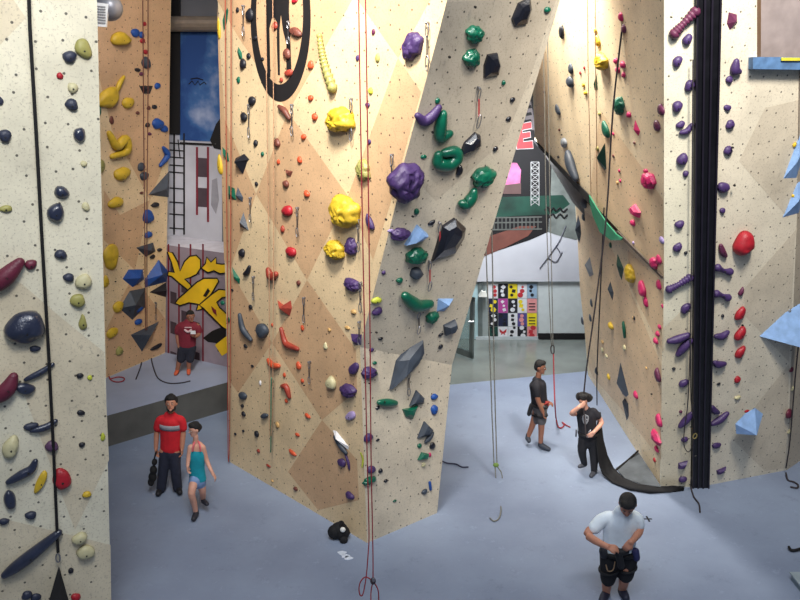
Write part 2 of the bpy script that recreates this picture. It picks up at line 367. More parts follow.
def seg2(bm, x0, y0, x1, y1, w=1.2, off=.02):
    a, b = UB.hit(x0, y0, off), UB.hit(x1, y1, off); tube(bm, [a, b], mpp(a) * w / 2, 5)
for x in (174, 184): seg2(bm, x, 134, x, 234, 2)
for y in (143, 150, 157, 165, 172, 188, 202, 214, 228): seg2(bm, 170, y, 184, y + 1, 1.3)
seg2(bm, 178, 140, 180, 158, 1.2)
r_ = tag(obj('wall_ladder', bm, M_mblk), 'black metal ladder frame on the white wall below the cloud mural', 'ladder'); 
bm = bmesh.new()
for x, yb in ((197, 215), (208, 222)): strip(bm, UB, x, 147, x, yb, 2.2, .02)
obj('painted_red_bar', bm, M_mar, up)
bm = bmesh.new()
for y in (158, 188): strip(bm, UB, 203, y, 203, y + 19, 12, .012)
obj('painted_window', bm, M_ltc, up)
flat2('painted_figure', [(210, 140), (216, 124), (222, 116), (222, 150), (214, 148)], M_mblk, .03, .004, up)
flat2('painted_figure_limb', [(212, 180), (217, 178), (219, 200), (216, 214), (211, 205)], mat('figure_grey', (150, 150, 160), .7), .03, .004, up)
bm = bmesh.new()
for a in (((189, 84), (192, 81), (195, 85), (198, 81), (200, 85), (204, 82), (206, 84)), ((191, 79), (197, 78), (203, 80))):
    tube(bm, [UB.hit(x, y, .03) for x, y in a], .012, 4)
obj('painted_scribble', bm, M_mblk, up)
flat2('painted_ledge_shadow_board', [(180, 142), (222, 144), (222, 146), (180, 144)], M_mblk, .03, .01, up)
# --- back centre: partitions, posters, glass door, mural
YW = BW
PW = Plane(V((0, YW, 0)), V((1, YW, 0)), V((0, YW, 1)))
M_pw = mat('partition_white', (205, 212, 212), .5, 0, .05)
o = back_panel('wall_partition', 538, 281, 610, 334, YW - .03, M_pw, .07)
back_panel('baseboard_back', 538, 333.5, 610, 339, YW - .06, M_mblk, .08)
o = back_panel('wall_poster', 481, 282, 538.5, 338, YW - .03, mat('poster_wall', (150, 160, 160), .5), .07)
back_panel('baseboard_posters', 476, 336.5, 539, 340, YW - .05, mat('sill_pale', (190, 198, 202), .4), .06)
PQ = Plane(V((0, YW - .035, 0)), V((1, YW - .035, 0)), V((0, YW - .035, 1)))
cols5 = [488.5, 498, 508.5, 518.5, 528]; xs = [488, 498, 508, 517.5, 527, 537]; ys = [283.5, 298.5, 313, 326.5, 337]
PCOL = {'w': (225, 226, 230), 'k': (28, 26, 34), 'n': (30, 34, 66), 'p': (214, 80, 140), 'y': (236, 214, 40), 'r': (190, 50, 60), 'k2': (60, 60, 70), 'l': (86, 76, 140), 's': (226, 150, 150), 'g': (30, 70, 62), 'm': (180, 70, 150), 'b': (150, 176, 200)}
grid = [['w', 'k', 'y', 'w', 'b'], ['n', 'm', 'k', 'w', 's'], ['k', 'n', 'w', 'l', 'y'], ['g', 'w', 'w', 'k', 's']]
art = [['r', 'w', 'k', 'r', 'k'], ['y', 'w', 'w', 'y', 'k'], ['w', 'k', 'k', 's', 'k'], ['k', 'r', 'k', 'w', 'r']]
word = {'w': 'white', 'k': 'black', 'n': 'dark navy', 'y': 'yellow', 'm': 'magenta', 's': 'pink', 'l': 'violet', 'g': 'dark-green', 'b': 'sky-blue', 'r': 'red', 'p': 'pink'}
rown = ['top', 'second', 'third', 'bottom']; coln = ['first', 'second', 'third', 'fourth', 'fifth']
for j in range(4):
    for i in range(5):
        px = [(xs[i] + .2, ys[j] + .2), (xs[i + 1] - .2, ys[j] + .2), (xs[i + 1] - .2, ys[j + 1] - .2), (xs[i] + .2, ys[j + 1] - .2)]
        c = grid[j][i]; o = flat_on('poster', PQ, px, mat('poster_' + c, PCOL[c], .35, 0, .1, 9), .001, .004)
        loc = PQ.hit((px[0][0] + px[2][0]) / 2, (px[0][1] + px[2][1]) / 2); recenter(o, loc)
        tag(o, f'{word[c]} poster in the {rown[j]} row, {coln[i]} from the left of the poster wall', 'poster', 'posters on the back partition')
        cx, cy = (px[0][0] + px[2][0]) / 2, (px[0][1] + px[2][1]) / 2; rnd = random.Random(j * 7 + i); a = art[j][i]
        bm = bmesh.new()
        for q in range(3):
            n = rnd.choice((4, 6, 9)); ox, oy = rnd.uniform(-2, 2), -4 + q * 4; rr = rnd.uniform(1.3, 2.8)
            if (j, i) in ((2, 4), (1, 4)): strip(bm, PQ, cx - 3.2, cy - 2 + q * 3, cx + 3.2, cy - 2 + q * 3, 1.1, .006)
            elif (j, i) == (3, 1):
                if q == 0:
                    for s in (-1, 1): prism(bm, [PQ.hit(cx + s * dx, cy + dy, .006) for dx, dy in ((0, 0), (3.6, -3), (3.2, .5), (1.6, 1.2), (2, 3.6), (0, 1.5))], PQ.n * .002)
            else: prism(bm, [PQ.hit(cx + ox + rr * math.cos(t * 6.283 / n + q) * 1.1, cy + oy + rr * math.sin(t * 6.283 / n + q), .006 + q * .003) for t in range(n)], PQ.n * .002)
        ob = obj('printed_art', bm, mat('poster_' + a, PCOL[a], .35, 0, .1, 9), o, recalc=True)
# door frame and glass door, lamp in doorway
M_alu = mat('brushed_frame', (120, 130, 130), .35, .5); M_glass = mat('glass_pane', (150, 175, 172), .08, 0, .05, 1, 0, .45)
dr = empty('door_1', P(462, 345, YW - .4), None, None); dr['kind'] = 'structure'
bm = bmesh.new()
D0, D1 = P(447, 341, YW - .95), P(474, 350, YW - 1.7)
D0.z = 0.02; D1.z = 0.02; hh = V((0, 0, P(460, 282, YW - .05).z)); dd = (D1 - D0).normalized(); nn = dd.cross(V((0, 0, 1))) * .05
for a, b in ((D0, D0 + dd * .1), (D1 - dd * .12, D1)): prism(bm, [a, b, b + hh, a + hh], nn)
for z0, z1 in ((0, .16), (hh.z - .1, hh.z)): prism(bm, [D0 + V((0, 0, z0)), D1 + V((0, 0, z0)), D1 + V((0, 0, z1)), D0 + V((0, 0, z1))], nn)
obj('door_frame', bm, M_alu, dr)
bm = bmesh.new(); prism(bm, [D0 + dd * .08 + nn * .4, D1 - dd * .1 + nn * .4, D1 - dd * .1 + hh * .95 + nn * .4, D0 + dd * .08 + hh * .95 + nn * .4], nn * .15); obj('glass_pane', bm, M_glass, dr)
bm = bmesh.new(); dfr = [c for c in dr.children if c.name.startswith('door_frame')][0]; q = D1 - dd * .06 + V((0, -.08, .95)); tube(bm, [q, q + V((-.12, 0, 0))], .02, 6); hd_ = obj('door_handle', bm, mat('chrome', (210, 214, 220), .2, .9), dr); hd_.parent = dfr
back_panel('trim_doorway', 478, 283, 482.5, 340, YW - .04, M_alu, .1)
back_panel('window_1', 440, 284, 478, 339, YW - .02, mat('doorway_glass', (170, 200, 205), .1, 0, .15, 2), .06)
# floodlight fitting beside posters
o = empty('wall_lamp', P(484, 295, YW - .25), 'small white angular wall lamp at the top left of the poster wall', 'lamp')
bm = bmesh.new(); prism(bm, [P(479, 297, YW - .3), P(488, 297, YW - .3), P(486, 292, YW - .3), P(482, 292, YW - .3)], V((0, .2, 0))); obj('lamp_shade', bm, mat('lamp_white', (238, 238, 230), .4), o)
bm = bmesh.new(); tube(bm, [P(484, 292, YW - .2), P(484, 288, YW - .1), P(484, 286, YW - .04)], .03, 6); obj('bracket', bm, M_alu, o)
# mural above (proud of the partitions)
MU = Plane(V((0, YW - .12, 0)), V((1, YW - .12, 0)), V((0, YW - .12, 1)))
mz = MU.hit(500, 281.5).z
bm = bmesh.new(); box(bm, (-1.5, YW - .12, mz), (8, YW + .06, 12)); mu = tag(obj('wall_mural_back', bm, mat('mural_plaster', (196, 197, 204), .75, 0, .12, .8)), kind='structure')
def mp(name, px, m, off=.001, th=.004): return flat_on(name, MU, px, m, off, th, mu)
mp('painted_black_field', [(440, 262), (452, 262), (500, 250), (530, 240), (548, 232), (556, 140), (536, 60), (500, 20), (440, 40)], M_mblk, .001)
mp('painted_sky_band', [(518, 100), (530, 96), (536, 130), (520, 130)], mat('mural_gray', (96, 90, 92), .8), .006)
for k in range(4): mp('painted_band', [(520, 100 + k * 7), (531, 98 + k * 7), (532, 101 + k * 7), (520, 103 + k * 7)], M_mblk, .012)
mp('painted_green_field', [(480, 198), (563, 195), (570, 204), (556, 214), (480, 218)], mat('mural_green', (16, 58, 46), .7, 0, .5, 2), .008)
mp('painted_tan_field', [(452, 262), (484, 238), (520, 226), (536, 226), (528, 236), (506, 247), (470, 262)], mat('mural_terracotta', (112, 66, 56), .8, 0, .3, 2), .010)
mp('painted_grey_field', [(440, 275), (440, 242), (455, 244), (484, 246), (470, 262), (452, 272)], mat('mural_smoke', (92, 92, 104), .8, 0, .3, 2), .012)
mp('painted_dark_field', [(552, 150), (590, 150), (590, 230), (576, 240), (560, 236), (548, 232), (550, 214)], mat('mural_smudge', (112, 118, 114), .8, 0, .3, 4), .004)
bm = bmesh.new()
for x in range(478, 541, 4): strip(bm, MU, x, 218, x, 230, 1, .016)
for y in (218, 223, 230): strip(bm, MU, 476, y, 542, y - 1, 1.4, .018)
obj('painted_railing', bm, mat('mural_rail', (86, 88, 84), .7), mu)
mp('painted_box', [(497, 166), (504, 162), (517, 163), (521, 170), (520, 186), (498, 190)], mat('mural_pink_violet', (170, 92, 132), .7, 0, .45, 3), .016)
mp('painted_box_base', [(498, 186), (521, 183), (521, 194), (500, 194)], mat('mural_brown', (84, 62, 60), .8), .020)
bm = bmesh.new()
for x in (531, 539): strip(bm, MU, x, 162, x, 206, .8, .016)
for j in range(7):
    y = 162 + j * 6.2
    strip(bm, MU, 531, y, 539, y + 6, .6, .016); strip(bm, MU, 539, y, 531, y + 6, .6, .019); strip(bm, MU, 531, y, 539, y, .6, .022)
obj('painted_truss', bm, mat('mural_white', (160, 160, 160), .7), mu)
M_red = mat('mural_red', (190, 44, 50), .6); M_mw = mat('mural_white', (160, 160, 160), .7)
E_ = [(516, 125), (531, 122), (531.5, 128), (522, 130), (522.3, 133), (530, 132), (530.5, 137), (523, 138.5), (523.2, 142), (532.5, 141), (533, 148), (517, 149)]
C_ = [(513, 126), (504, 127), (500, 131), (500, 146), (504, 150), (514, 149), (514, 144), (507, 145), (505, 142), (505, 134), (507, 132), (513, 131)]
for i, s in enumerate((E_, C_)): paint(MU, s, mu, M_red, M_mw, .9, .02)
bm = bmesh.new()
for a in (((545, 210), (548, 207), (550, 212), (553, 208), (556, 211), (560, 208), (563, 212), (567, 209)), ((549, 217), (553, 214), (556, 218), (560, 214), (564, 218), (567, 215))):
    tube(bm, crm([MU.hit(x, y, .02) for x, y in a], 3), .022, 4)
obj('painted_scribble', bm, M_mblk, mu)
bm = bmesh.new()
for a in (((540, 268), (552, 252), (560, 240), (566, 226)), ((556, 246), (561, 254)), ((548, 258), (556, 262), (562, 252))):
    tube(bm, crm([MU.hit(x, y, .02) for x, y in a], 3), .012, 4)
obj('painted_crack', bm, mat('mural_smoke', (92, 92, 104)), mu)

# ------------------------------------------------------------------ climbing holds
PAL = {'navy': (40, 46, 66), 'black': (24, 25, 34), 'yellow': (198, 166, 44), 'lime': (176, 184, 60), 'cream': (190, 184, 146), 'olive': (150, 146, 84), 'maroon': (96, 30, 52), 'red': (160, 26, 40),
       'mauve': (84, 56, 86), 'blue': (26, 72, 146), 'green': (6, 88, 66), 'orange': (190, 78, 46), 'rust': (146, 56, 42), 'brown': (102, 56, 46), 'purple': (64, 44, 92), 'pink': (182, 36, 92),
       'plum': (92, 38, 68), 'white': (222, 222, 226), 'grey': (128, 134, 142), 'charcoal': (56, 64, 76), 'sky-blue': (138, 172, 218), 'tan': (186, 150, 96), 'lilac': (150, 134, 178), 'dark-green': (22, 66, 56)}
def holdmat(c, glossy=False):
    return mat('resin_' + c + ('_gloss' if glossy else ''), PAL[c], .28 if glossy else .5, 0, .16, 9, .2, 1, .4 if glossy else 0)
DATA = '''
#L
olive o 84 49 14 23 -20
navy o 70 57 13 13
red o 60 76 6 8
cream o 73 88 9 12
navy o 72 105 12 13
navy o 80 135 12 15
cream o 84 164 6 7
navy o 5 136 11 15
navy o 0 101 6 10
navy o 62 193 14 14
navy o 56 213 15 21 25
cream o 86 207 7 10
olive o 6 209 11 8
maroon B 17 -6,288 6,277 18,264
maroon o 31 265 11 11
navy o 61 255 11 11 15
navy o 69 278 10 10
cream o 84 282 14 17
olive o 78 301 14 14
olive d 83 323 9 18
navy o 26 329 33 38
navy o 35 349 10 7 15
navy B 6 28,378 40,373 51,366
maroon B 15 -4,400 7,390 13,378
navy o 25 389 19 13 25
black o 80 376 7 6
lime o 90 378 5 6
navy o 31 427 13 9
navy B 7 34,429 45,428 54,423
black o 81 413 8 6 20
black o 82 445 6 6
lime d 103 437 5 10
cream o 11 448 14 26 22
mauve o 52 447 12 13
navy B 9 11,480 22,475 30,471 34,463
navy d 10 500 12 25
yellow o 41 482 8 25 25
red o 62 480 17 24
yellow o 87 495 8 8 20
navy o 31 516 10 10
navy o 4 522 9 8
navy B 12 9,571 30,557 55,538
cream o 80 539 14 13
cream o 86 553 16 17
black o 71 571 5 8
navy o 27 596 10 10
navy o 36 598 9 10
red o 76 598 9 10
#W
yellow o 122 39 14 15
yellow B 5 118,92 120,84 123,77
yellow o 110 98 13 24 15
yellow o 129 103 9 12
brown d 112 120 4 9
yellow B 9 113,133 118,146 124,140 125,152 115,156
yellow o 123 174 11 15
green o 99 111 4 13
yellow o 117 203 11 12
olive o 102 166 6 15
blue o 136 33 6 10
blue o 142 35 4 8
charcoal o 147 63 7 13
blue o 158 86 5 7
blue o 159 124 9 12
blue o 165 129 6 8
blue B 6 164,148 167,156 162,165
red o 145 24 3 5
red o 143 41 4 6
red o 146 52 4 5
black o 138 70 5 4
plum o 142 74 4 4
brown o 138 113 3 4
brown o 149 108 3 5
black o 155 107 4 5
black o 148 125 4 5
plum o 150 134 3 4
black F 147,89 .5 142,86 152,86 150,94 145,94
charcoal o 142 167 6 9
charcoal o 145 176 7 9
charcoal F 163,188 .5 169,172 169,199 154,193
black o 156 205 6 6
blue o 149 217 8 16
blue o 149 235 6 8
charcoal F 148,249 .5 141,245 153,244 155,254 148,257
yellow o 112 257 11 27
yellow d 106 282 6 15
yellow o 119 307 8 12
yellow o 113 333 8 12
olive d 120 351 6 11
blue F 136,277 .5 128,276 132,268 142,272 143,283 135,288
blue F 158,273 .5 160,260 167,275 166,286 151,285 150,277
black F 163,290 .5 154,289 166,284 166,300
charcoal F 133,302 .45 126,304 133,289 144,291 144,312 135,321
blue o 139 309 8 8
blue o 139 322 6 7
charcoal F 146,333 .5 137,330 157,327 145,353
black o 157 347 9 5 -15
black o 153 257 4 5
brown o 142 193 3 3
black o 160 250 4 4
#P
green F 224,20 .4 221,31 223,14 228,8 229,11 226,22
yellow o 218.5 28 4 22
black o 249 15 9 14
black o 237 10 4 6
black o 255 38 5 5
black o 242 64 8 11
green F 240,53 .4 236,52 238,47 242,53 242,60 238,59
black o 248 56 5 7
green o 238 80 4 8
black o 262 59 4 4
rust o 274 26 7 9
brown o 295 32 9 15 -65
brown o 286 54 9 12
rust o 288 73 10 8
rust o 281 80 4 6
red o 294 1 8 5
orange o 310 65 7 9
orange o 310 98 6 7
orange o 314 117 7 8
black o 251 101 9 10
black o 243 117 8 10
brown B 6 278,107 284,111 289,118
brown o 276 143 8 10
orange o 303 137 6 7
green o 262 154 4 5
black d 255 143 6 7
orange o 299 160 6 8
orange o 278 162 4 6
brown F 288,173 .5 284,170 293,171 290,177 286,176
brown o 285 184 8 8
orange o 306 194 7 8
black F 238,162 .45 232,159 243,154 249,159 246,162 240,175
green F 225,154 .4 221,147 228,153 229,162 224,160
yellow o 219.5 165 6 22
black o 256 184 4 5
green F 231,193 .4 226,200 227,186 235,188 236,200
charcoal F 238,195 .45 234,199 237,187 243,197 242,202
olive R 10 319,37 321,52 324,66 331,86
yellow L 338 120 25 26
red o 286 211 13 12
rust d 282 229 6 8
red o 290 252 12 11 -15
rust B 8 267,271 270,277 276,273
brown o 298 283 5 6
charcoal F 243,222 .5 237,228 243,212 248,230
black o 241 253 8 9
black B 5 243,275 247,272 250,266
green F 236,276 .4 231,268 240,278 239,284 232,280
black o 232 290 3 3
green o 222 303 5 6
green o 228 320 4 6
black o 250 307 5 5
charcoal B 6 239,316 242,330 251,338
charcoal o 261 331 14 17
rust F 284,307 .5 274,303 281,306 290,299 291,307 288,316 280,314
rust B 6 280,331 284,344 290,346 298,346
orange o 302 328 4 7
orange o 298 366 6 9
orange o 302 381 4 5
orange o 272 325 3 4
orange B 6 267,362 272,366 279,364
rust B 6 281,388 286,387 289,396
orange d 284 375 4 6
black o 245 346 5 4
black o 252 366 4 3
charcoal o 242 396 10 9
tan o 353 312 6 6
tan o 329 330 4 5
tan o 347 328 7 4
cream d 325 346 5 9
white o 260 383 3 6
cream o 330 383 12 14
yellow L 342 212 27 34
yellow L 333 250 18 20
purple L 350 247 12 17
purple L 351 285 15 13
purple F 355,340 .5 349,336 361,333 360,344 354,347
purple o 353 369 9 17 25
purple L 347 391 15 14
lilac o 350 416 8 14 35
white F 339,438 .4 331,434 335,433 348,444 347,448 338,443
charcoal B 5 334,439 341,447 346,451
purple B 3 345,454 348,462 349,469
purple o 341 463 9 10
purple o 349 496 9 9
black o 242 406 4 4
black o 243 414 5 6
charcoal B 5 261,418 264,416 267,414
black o 256 434 6 7
black o 235 434 3 3
black o 243 431 3 3
orange o 286 401 4 5
orange o 307 416 7 5 15
tan o 277 425 5 7
orange o 297 435 6 4
orange o 292 453 10 5 15
rust o 258 451 4 4
rust o 268 466 6 3
brown o 295 489 5 5
tan o 272 481 3 3
purple L 411 46 17 28 10
plum o 373 32 4 7
olive o 377 58 5 9
purple o 357 58 4 7
purple o 367 105 5 6
lime o 370 91 5 8
purple o 369 142 4 6
olive L 362 170 13 21
purple d 369 222 8 19 -20
#Q
green L 476 35 18 17
green L 473 59 16 19
black G 521,10 .4 513,20 516,4 527,-2 532,9 531,24 518,27
black G 493,63 .4 484,66 485,55 495,53 502,66 502,76 487,79
green o 548 10 8 7
green o 504 83 5 6
black o 513 100 6 6
black o 509 119 7 5 -15
black o 496 149 6 6
black G 473,142 .4 462,158 464,143 473,132 479,135 483,147 470,155
black o 460 171 8 12
green L 485 178 24 20 -25
green B 12 463,204 468,205 472,199 473,192
green o 438 101 6 7
green o 424 157 7 5
purple B 10 418,116 426,122 433,117 438,108
green B 12 441,114 441,124 443,138 452,135
green B 13 438,155 440,164 452,166 458,159 454,152 444,153
purple L 408 184 32 42 15
black o 418 195 5 8
green o 417 212 6 8
black G 448,228 .35 440,224 451,216 465,228 466,240 460,258 437,264
black o 432 223 9 5 -30
purple L 401 235 17 14
lilac o 391 231 8 4
sky-blue G 421,233 .5 416,224 428,235 420,243 407,246
green L 418 257 20 18
charcoal o 417 274 14 14 -20
green o 400 281 8 7
green B 13 404,293 412,302 420,308 432,308
sky-blue F 446,303 .4 437,297 454,300 447,314 439,313
green L 433 318 13 12
purple o 384 273 5 5
lime o 377 301 11 8
purple o 378 312 11 10
charcoal G 453,325 .5 443,324 454,319 458,328 454,336 447,337
black o 441 335 6 4 -30
black o 441 347 6 5 -30
charcoal G 415,356 .35 423,332 424,352 416,370 391,387 398,358
green L 419 356 9 13
black o 381 339 5 4
purple o 372 350 5 5
green o 375 363 5 4
green o 376 374 5 4
purple L 370 373 14 12
green B 8 380,400 388,403 396,406
charcoal G 417,396 .45 410,404 417,389 425,400 424,406
blue o 435 397 8 7
green G 410,409 .45 403,407 410,408 419,408 413,421 406,416
blue o 435 410 8 11
charcoal G 426,427 .45 418,436 425,420 434,433 431,437
charcoal B 5 426,441 430,438 433,434
green o 420 446 5 6
black o 433 446 6 9
green G 424,456 .45 418,458 422,451 430,456 428,461
pink o 430 455 4 5
cream o 424 465 5 5
black o 378 408 5 4
black o 378 440 4 3
black o 381 471 5 5
black o 386 481 4 4
purple o 369 438 10 9
purple o 372 470 9 9
green L 370 481 13 8
green o 395 501 4 3
blue B 4 430,482 431,490
charcoal o 425 492 7 6
lime B 2 361,452 363,460 362,468
#R
black o 561 32 7 14
charcoal o 570 69 7 11
charcoal o 569 82 10 13
charcoal o 557 110 6 13 -20
grey o 563 143 9 11
charcoal B 11 567,154 570,166 575,178
tan o 562 28 3 4
brown o 544 92 3 4
yellow d 597 41 7 12
yellow L 600 62 14 17
yellow o 595 31 4 6
yellow o 583 85 4 5
yellow o 585 93 5 5
red o 580 73 3 4
red o 584 68 3 4
green F 595,84 .4 598,75 597,90 592,90
olive o 599 114 4 5
green o 605 130 8 20 -15
dark-green F 601,157 .4 608,142 605,169 601,171 593,164
olive o 597 149 4 6
pink o 620 17 6 10
plum o 623 29 6 10
pink o 615 61 6 7
pink o 622 65 7 8
pink o 617 70 6 8
pink o 623 75 5 7
green L 618 106 11 18
pink o 628 115 6 7
pink F 636,129 .45 635,120 640,131 637,136 632,132
plum o 660 110 8 13
plum o 656 126 8 12
pink L 647 181 14 17
pink o 645 171 6 5
pink o 613 134 3 4
brown o 613 156 3 4
pink o 619 171 3 4
pink o 620 181 3 4
tan o 617 183 3 5
brown o 634 143 3 4
brown o 559 130 3 3
black o 558 157 3 3
charcoal o 583 203 10 11
charcoal d 583 217 5 9
charcoal F 577,229 .4 573,222 577,214 584,238 582,246 574,233
green o 610 245 4 7
pink G 634,210 .5 628,210 635,204 641,211 639,217 632,217
pink o 632 223 7 7
lilac o 661 240 6 8
grey F 588,264 .45 587,256 594,272 592,279 582,272
dark-green F 619,264 .4 613,266 623,255 623,278 619,281
yellow L 629 274 12 17
pink L 653 263 8 11
pink o 658 260 7 11
pink o 641 289 11 17
pink o 645 302 7 11
pink o 658 285 7 12
charcoal F 611,289 .4 606,291 611,281 615,291 610,301
charcoal o 591 303 4 9
charcoal o 590 318 4 9
charcoal o 582 321 4 9
yellow o 610 326 8 8
green B 4 624,322 623,330 624,338
black o 634 318 3 5
pink o 659 327 5 6
pink o 657 334 6 6
pink o 655 341 7 7
tan o 602 342 4 4
cream o 602 350 4 6
cream o 606 356 5 4
cream o 624 348 5 7
black d 596 371 5 9
yellow o 608 377 5 7
charcoal F 621,382 .4 623,362 629,382 625,398 618,396 612,388
plum d 657 375 9 15
pink o 635 395 7 8
black F 626,401 .4 621,400 627,398 630,408 628,424 622,414
pink d 658 420 9 15
pink G 657,437 .5 650,438 655,432 662,433 661,444 653,444
pink o 656 449 6 7
red o 654 460 4 5
tan o 646 368 3 3
tan o 633 318 3 3
lilac o 633 243 3 4
pink o 662 306 3 5
#S
plum R 9 677,33 684,24 693,13
purple o 688 40 11 12 20
purple o 678 62 11 12 15
purple o 690 86 11 12 15
purple o 678 107 12 12 15
purple o 681 125 10 8 -15
purple B 6 682,133 688,131 691,125
purple o 683 160 13 13
purple o 686 174 7 7
purple o 680 225 10 10
purple o 678 248 9 12 35
black o 686 253 4 4
purple R 7 671,290 679,285 688,278
purple o 686 309 9 15 30
purple B 8 670,342 678,340 688,335
purple B 8 689,340 684,348 680,356
black o 674 369 4 4
purple o 684 384 9 12 35
purple B 7 682,428 686,421 690,413
purple o 685 440 8 7
purple G 683,465 .5 678,463 687,460 685,470 679,470
purple o 683 480 9 8
plum o 681 412 4 4
#T
plum F 734,21 .45 727,13 737,15 740,23 733,30 728,24
purple B 9 735,62 736,70 741,72
purple o 730 80 9 8
purple o 728 108 9 7
purple o 731 125 11 10
purple o 729 151 11 10 -15
purple o 724 188 15 12
purple o 723 211 7 7
red o 746 245 25 27
plum B 6 719,245 723,252 728,257
purple b 7 716,267 724,271 732,273
purple b 7 715,293 723,296 730,299
plum d 742 292 7 11
red o 741 314 10 17 15
red o 741 334 11 17 15
red o 741 353 10 16 15
red o 738 380 7 9
black o 723 316 4 4
purple B 7 716,336 723,337 728,333
purple B 7 714,362 719,365 726,365
black o 719 384 5 3
purple B 6 711,406 715,411 720,414
purple B 7 713,424 720,421 727,414
purple o 717 446 12 7
purple G 721,470 .5 716,470 726,467 724,474 718,475
sky-blue F 745,425 .5 730,419 738,408 748,403 760,412 753,431 735,432
cream o 738 398 8 5
cream o 739 415 6 5
red o 743 408 6 4
sky-blue F 797,343 .5 763,338 785,314 800,305 808,322 803,352
grey o 790 311 4 5
sky-blue F 795,160 .4 794,135 806,128 806,180 790,180
sky-blue F 795,200 .35 793,182 806,180 806,215 788,219
yellow o 795 145 5 6
yellow o 794 196 5 5
pink o 796 318 4 4
#X
maroon o 792 370 5 6
cream o 793 389 4 6
maroon o 790 414 9 12
cream o 790 432 5 6
'''
def local(pl, x, y, prot):
    """frame of a hold seen at (x, y): origin on the wall so that its middle sits on that line of sight; metres per pixel along u and v"""
    p = pl.hit(x, y, prot * .5); o = p - pl.n * prot * .5; s = mpp(p)
    rgt = V((1, 0, 0)); cu = max(.5, abs(pl.u.dot(rgt))); sg = 1 if pl.u.dot(rgt) > 0 else -1
    return o, s, s / cu * sg, s
def dome(bm, outline, o, u, v, n, prot, rings, apex=(0, 0), lump=0, seed=0, skew=0):
    """closed dome over a star-shaped outline (metres)"""
    N = len(outline); prev = None
    for k in range(rings + 1):
        t = k / rings; sc = math.cos(t * math.pi / 2) ** .75 if k < rings else 0; h = math.sin(t * math.pi / 2)
        if k == rings:
            top = bm.verts.new(o + u * apex[0] + v * apex[1] + n * prot)
            for i in range(N): bm.faces.new((prev[i], prev[(i + 1) % N], top))
            break
        cur = []
        for a, b in outline:
            q = o + u * (a * sc + apex[0] * (1 - sc)) + v * (b * sc + apex[1] * (1 - sc)) + n * (prot * h)
            if lump and k > 0:
                w = noise.cell_vector(q * 0 + V((seed, 0, 0))).x
                dsp = noise.noise(q * lump + V((seed * 3.1, w, 0)))
                w2 = 1 - 2 * abs(dsp); q = q + n * (w2 * prot * .2) + (u * a + v * b) * (dsp * .16)
                
            cur.append(bm.verts.new(q))
        if prev:
            for i in range(N): bm.faces.new((prev[i], prev[(i + 1) % N], cur[(i + 1) % N], cur[i]))
        else: base = cur
        prev = cur
    bm.faces.new(base[::-1])
SHW = {'o': 'round', 'd': 'teardrop', 'L': 'lumpy', 'B': 'curved', 'b': 'bone-shaped', 'R': 'ribbed', 'F': 'angular', 'G': 'faceted'}
HOLDS = []
M_bolt = mat('bolt_steel', (60, 58, 56), .4, .7)
wk = None; hid = 0
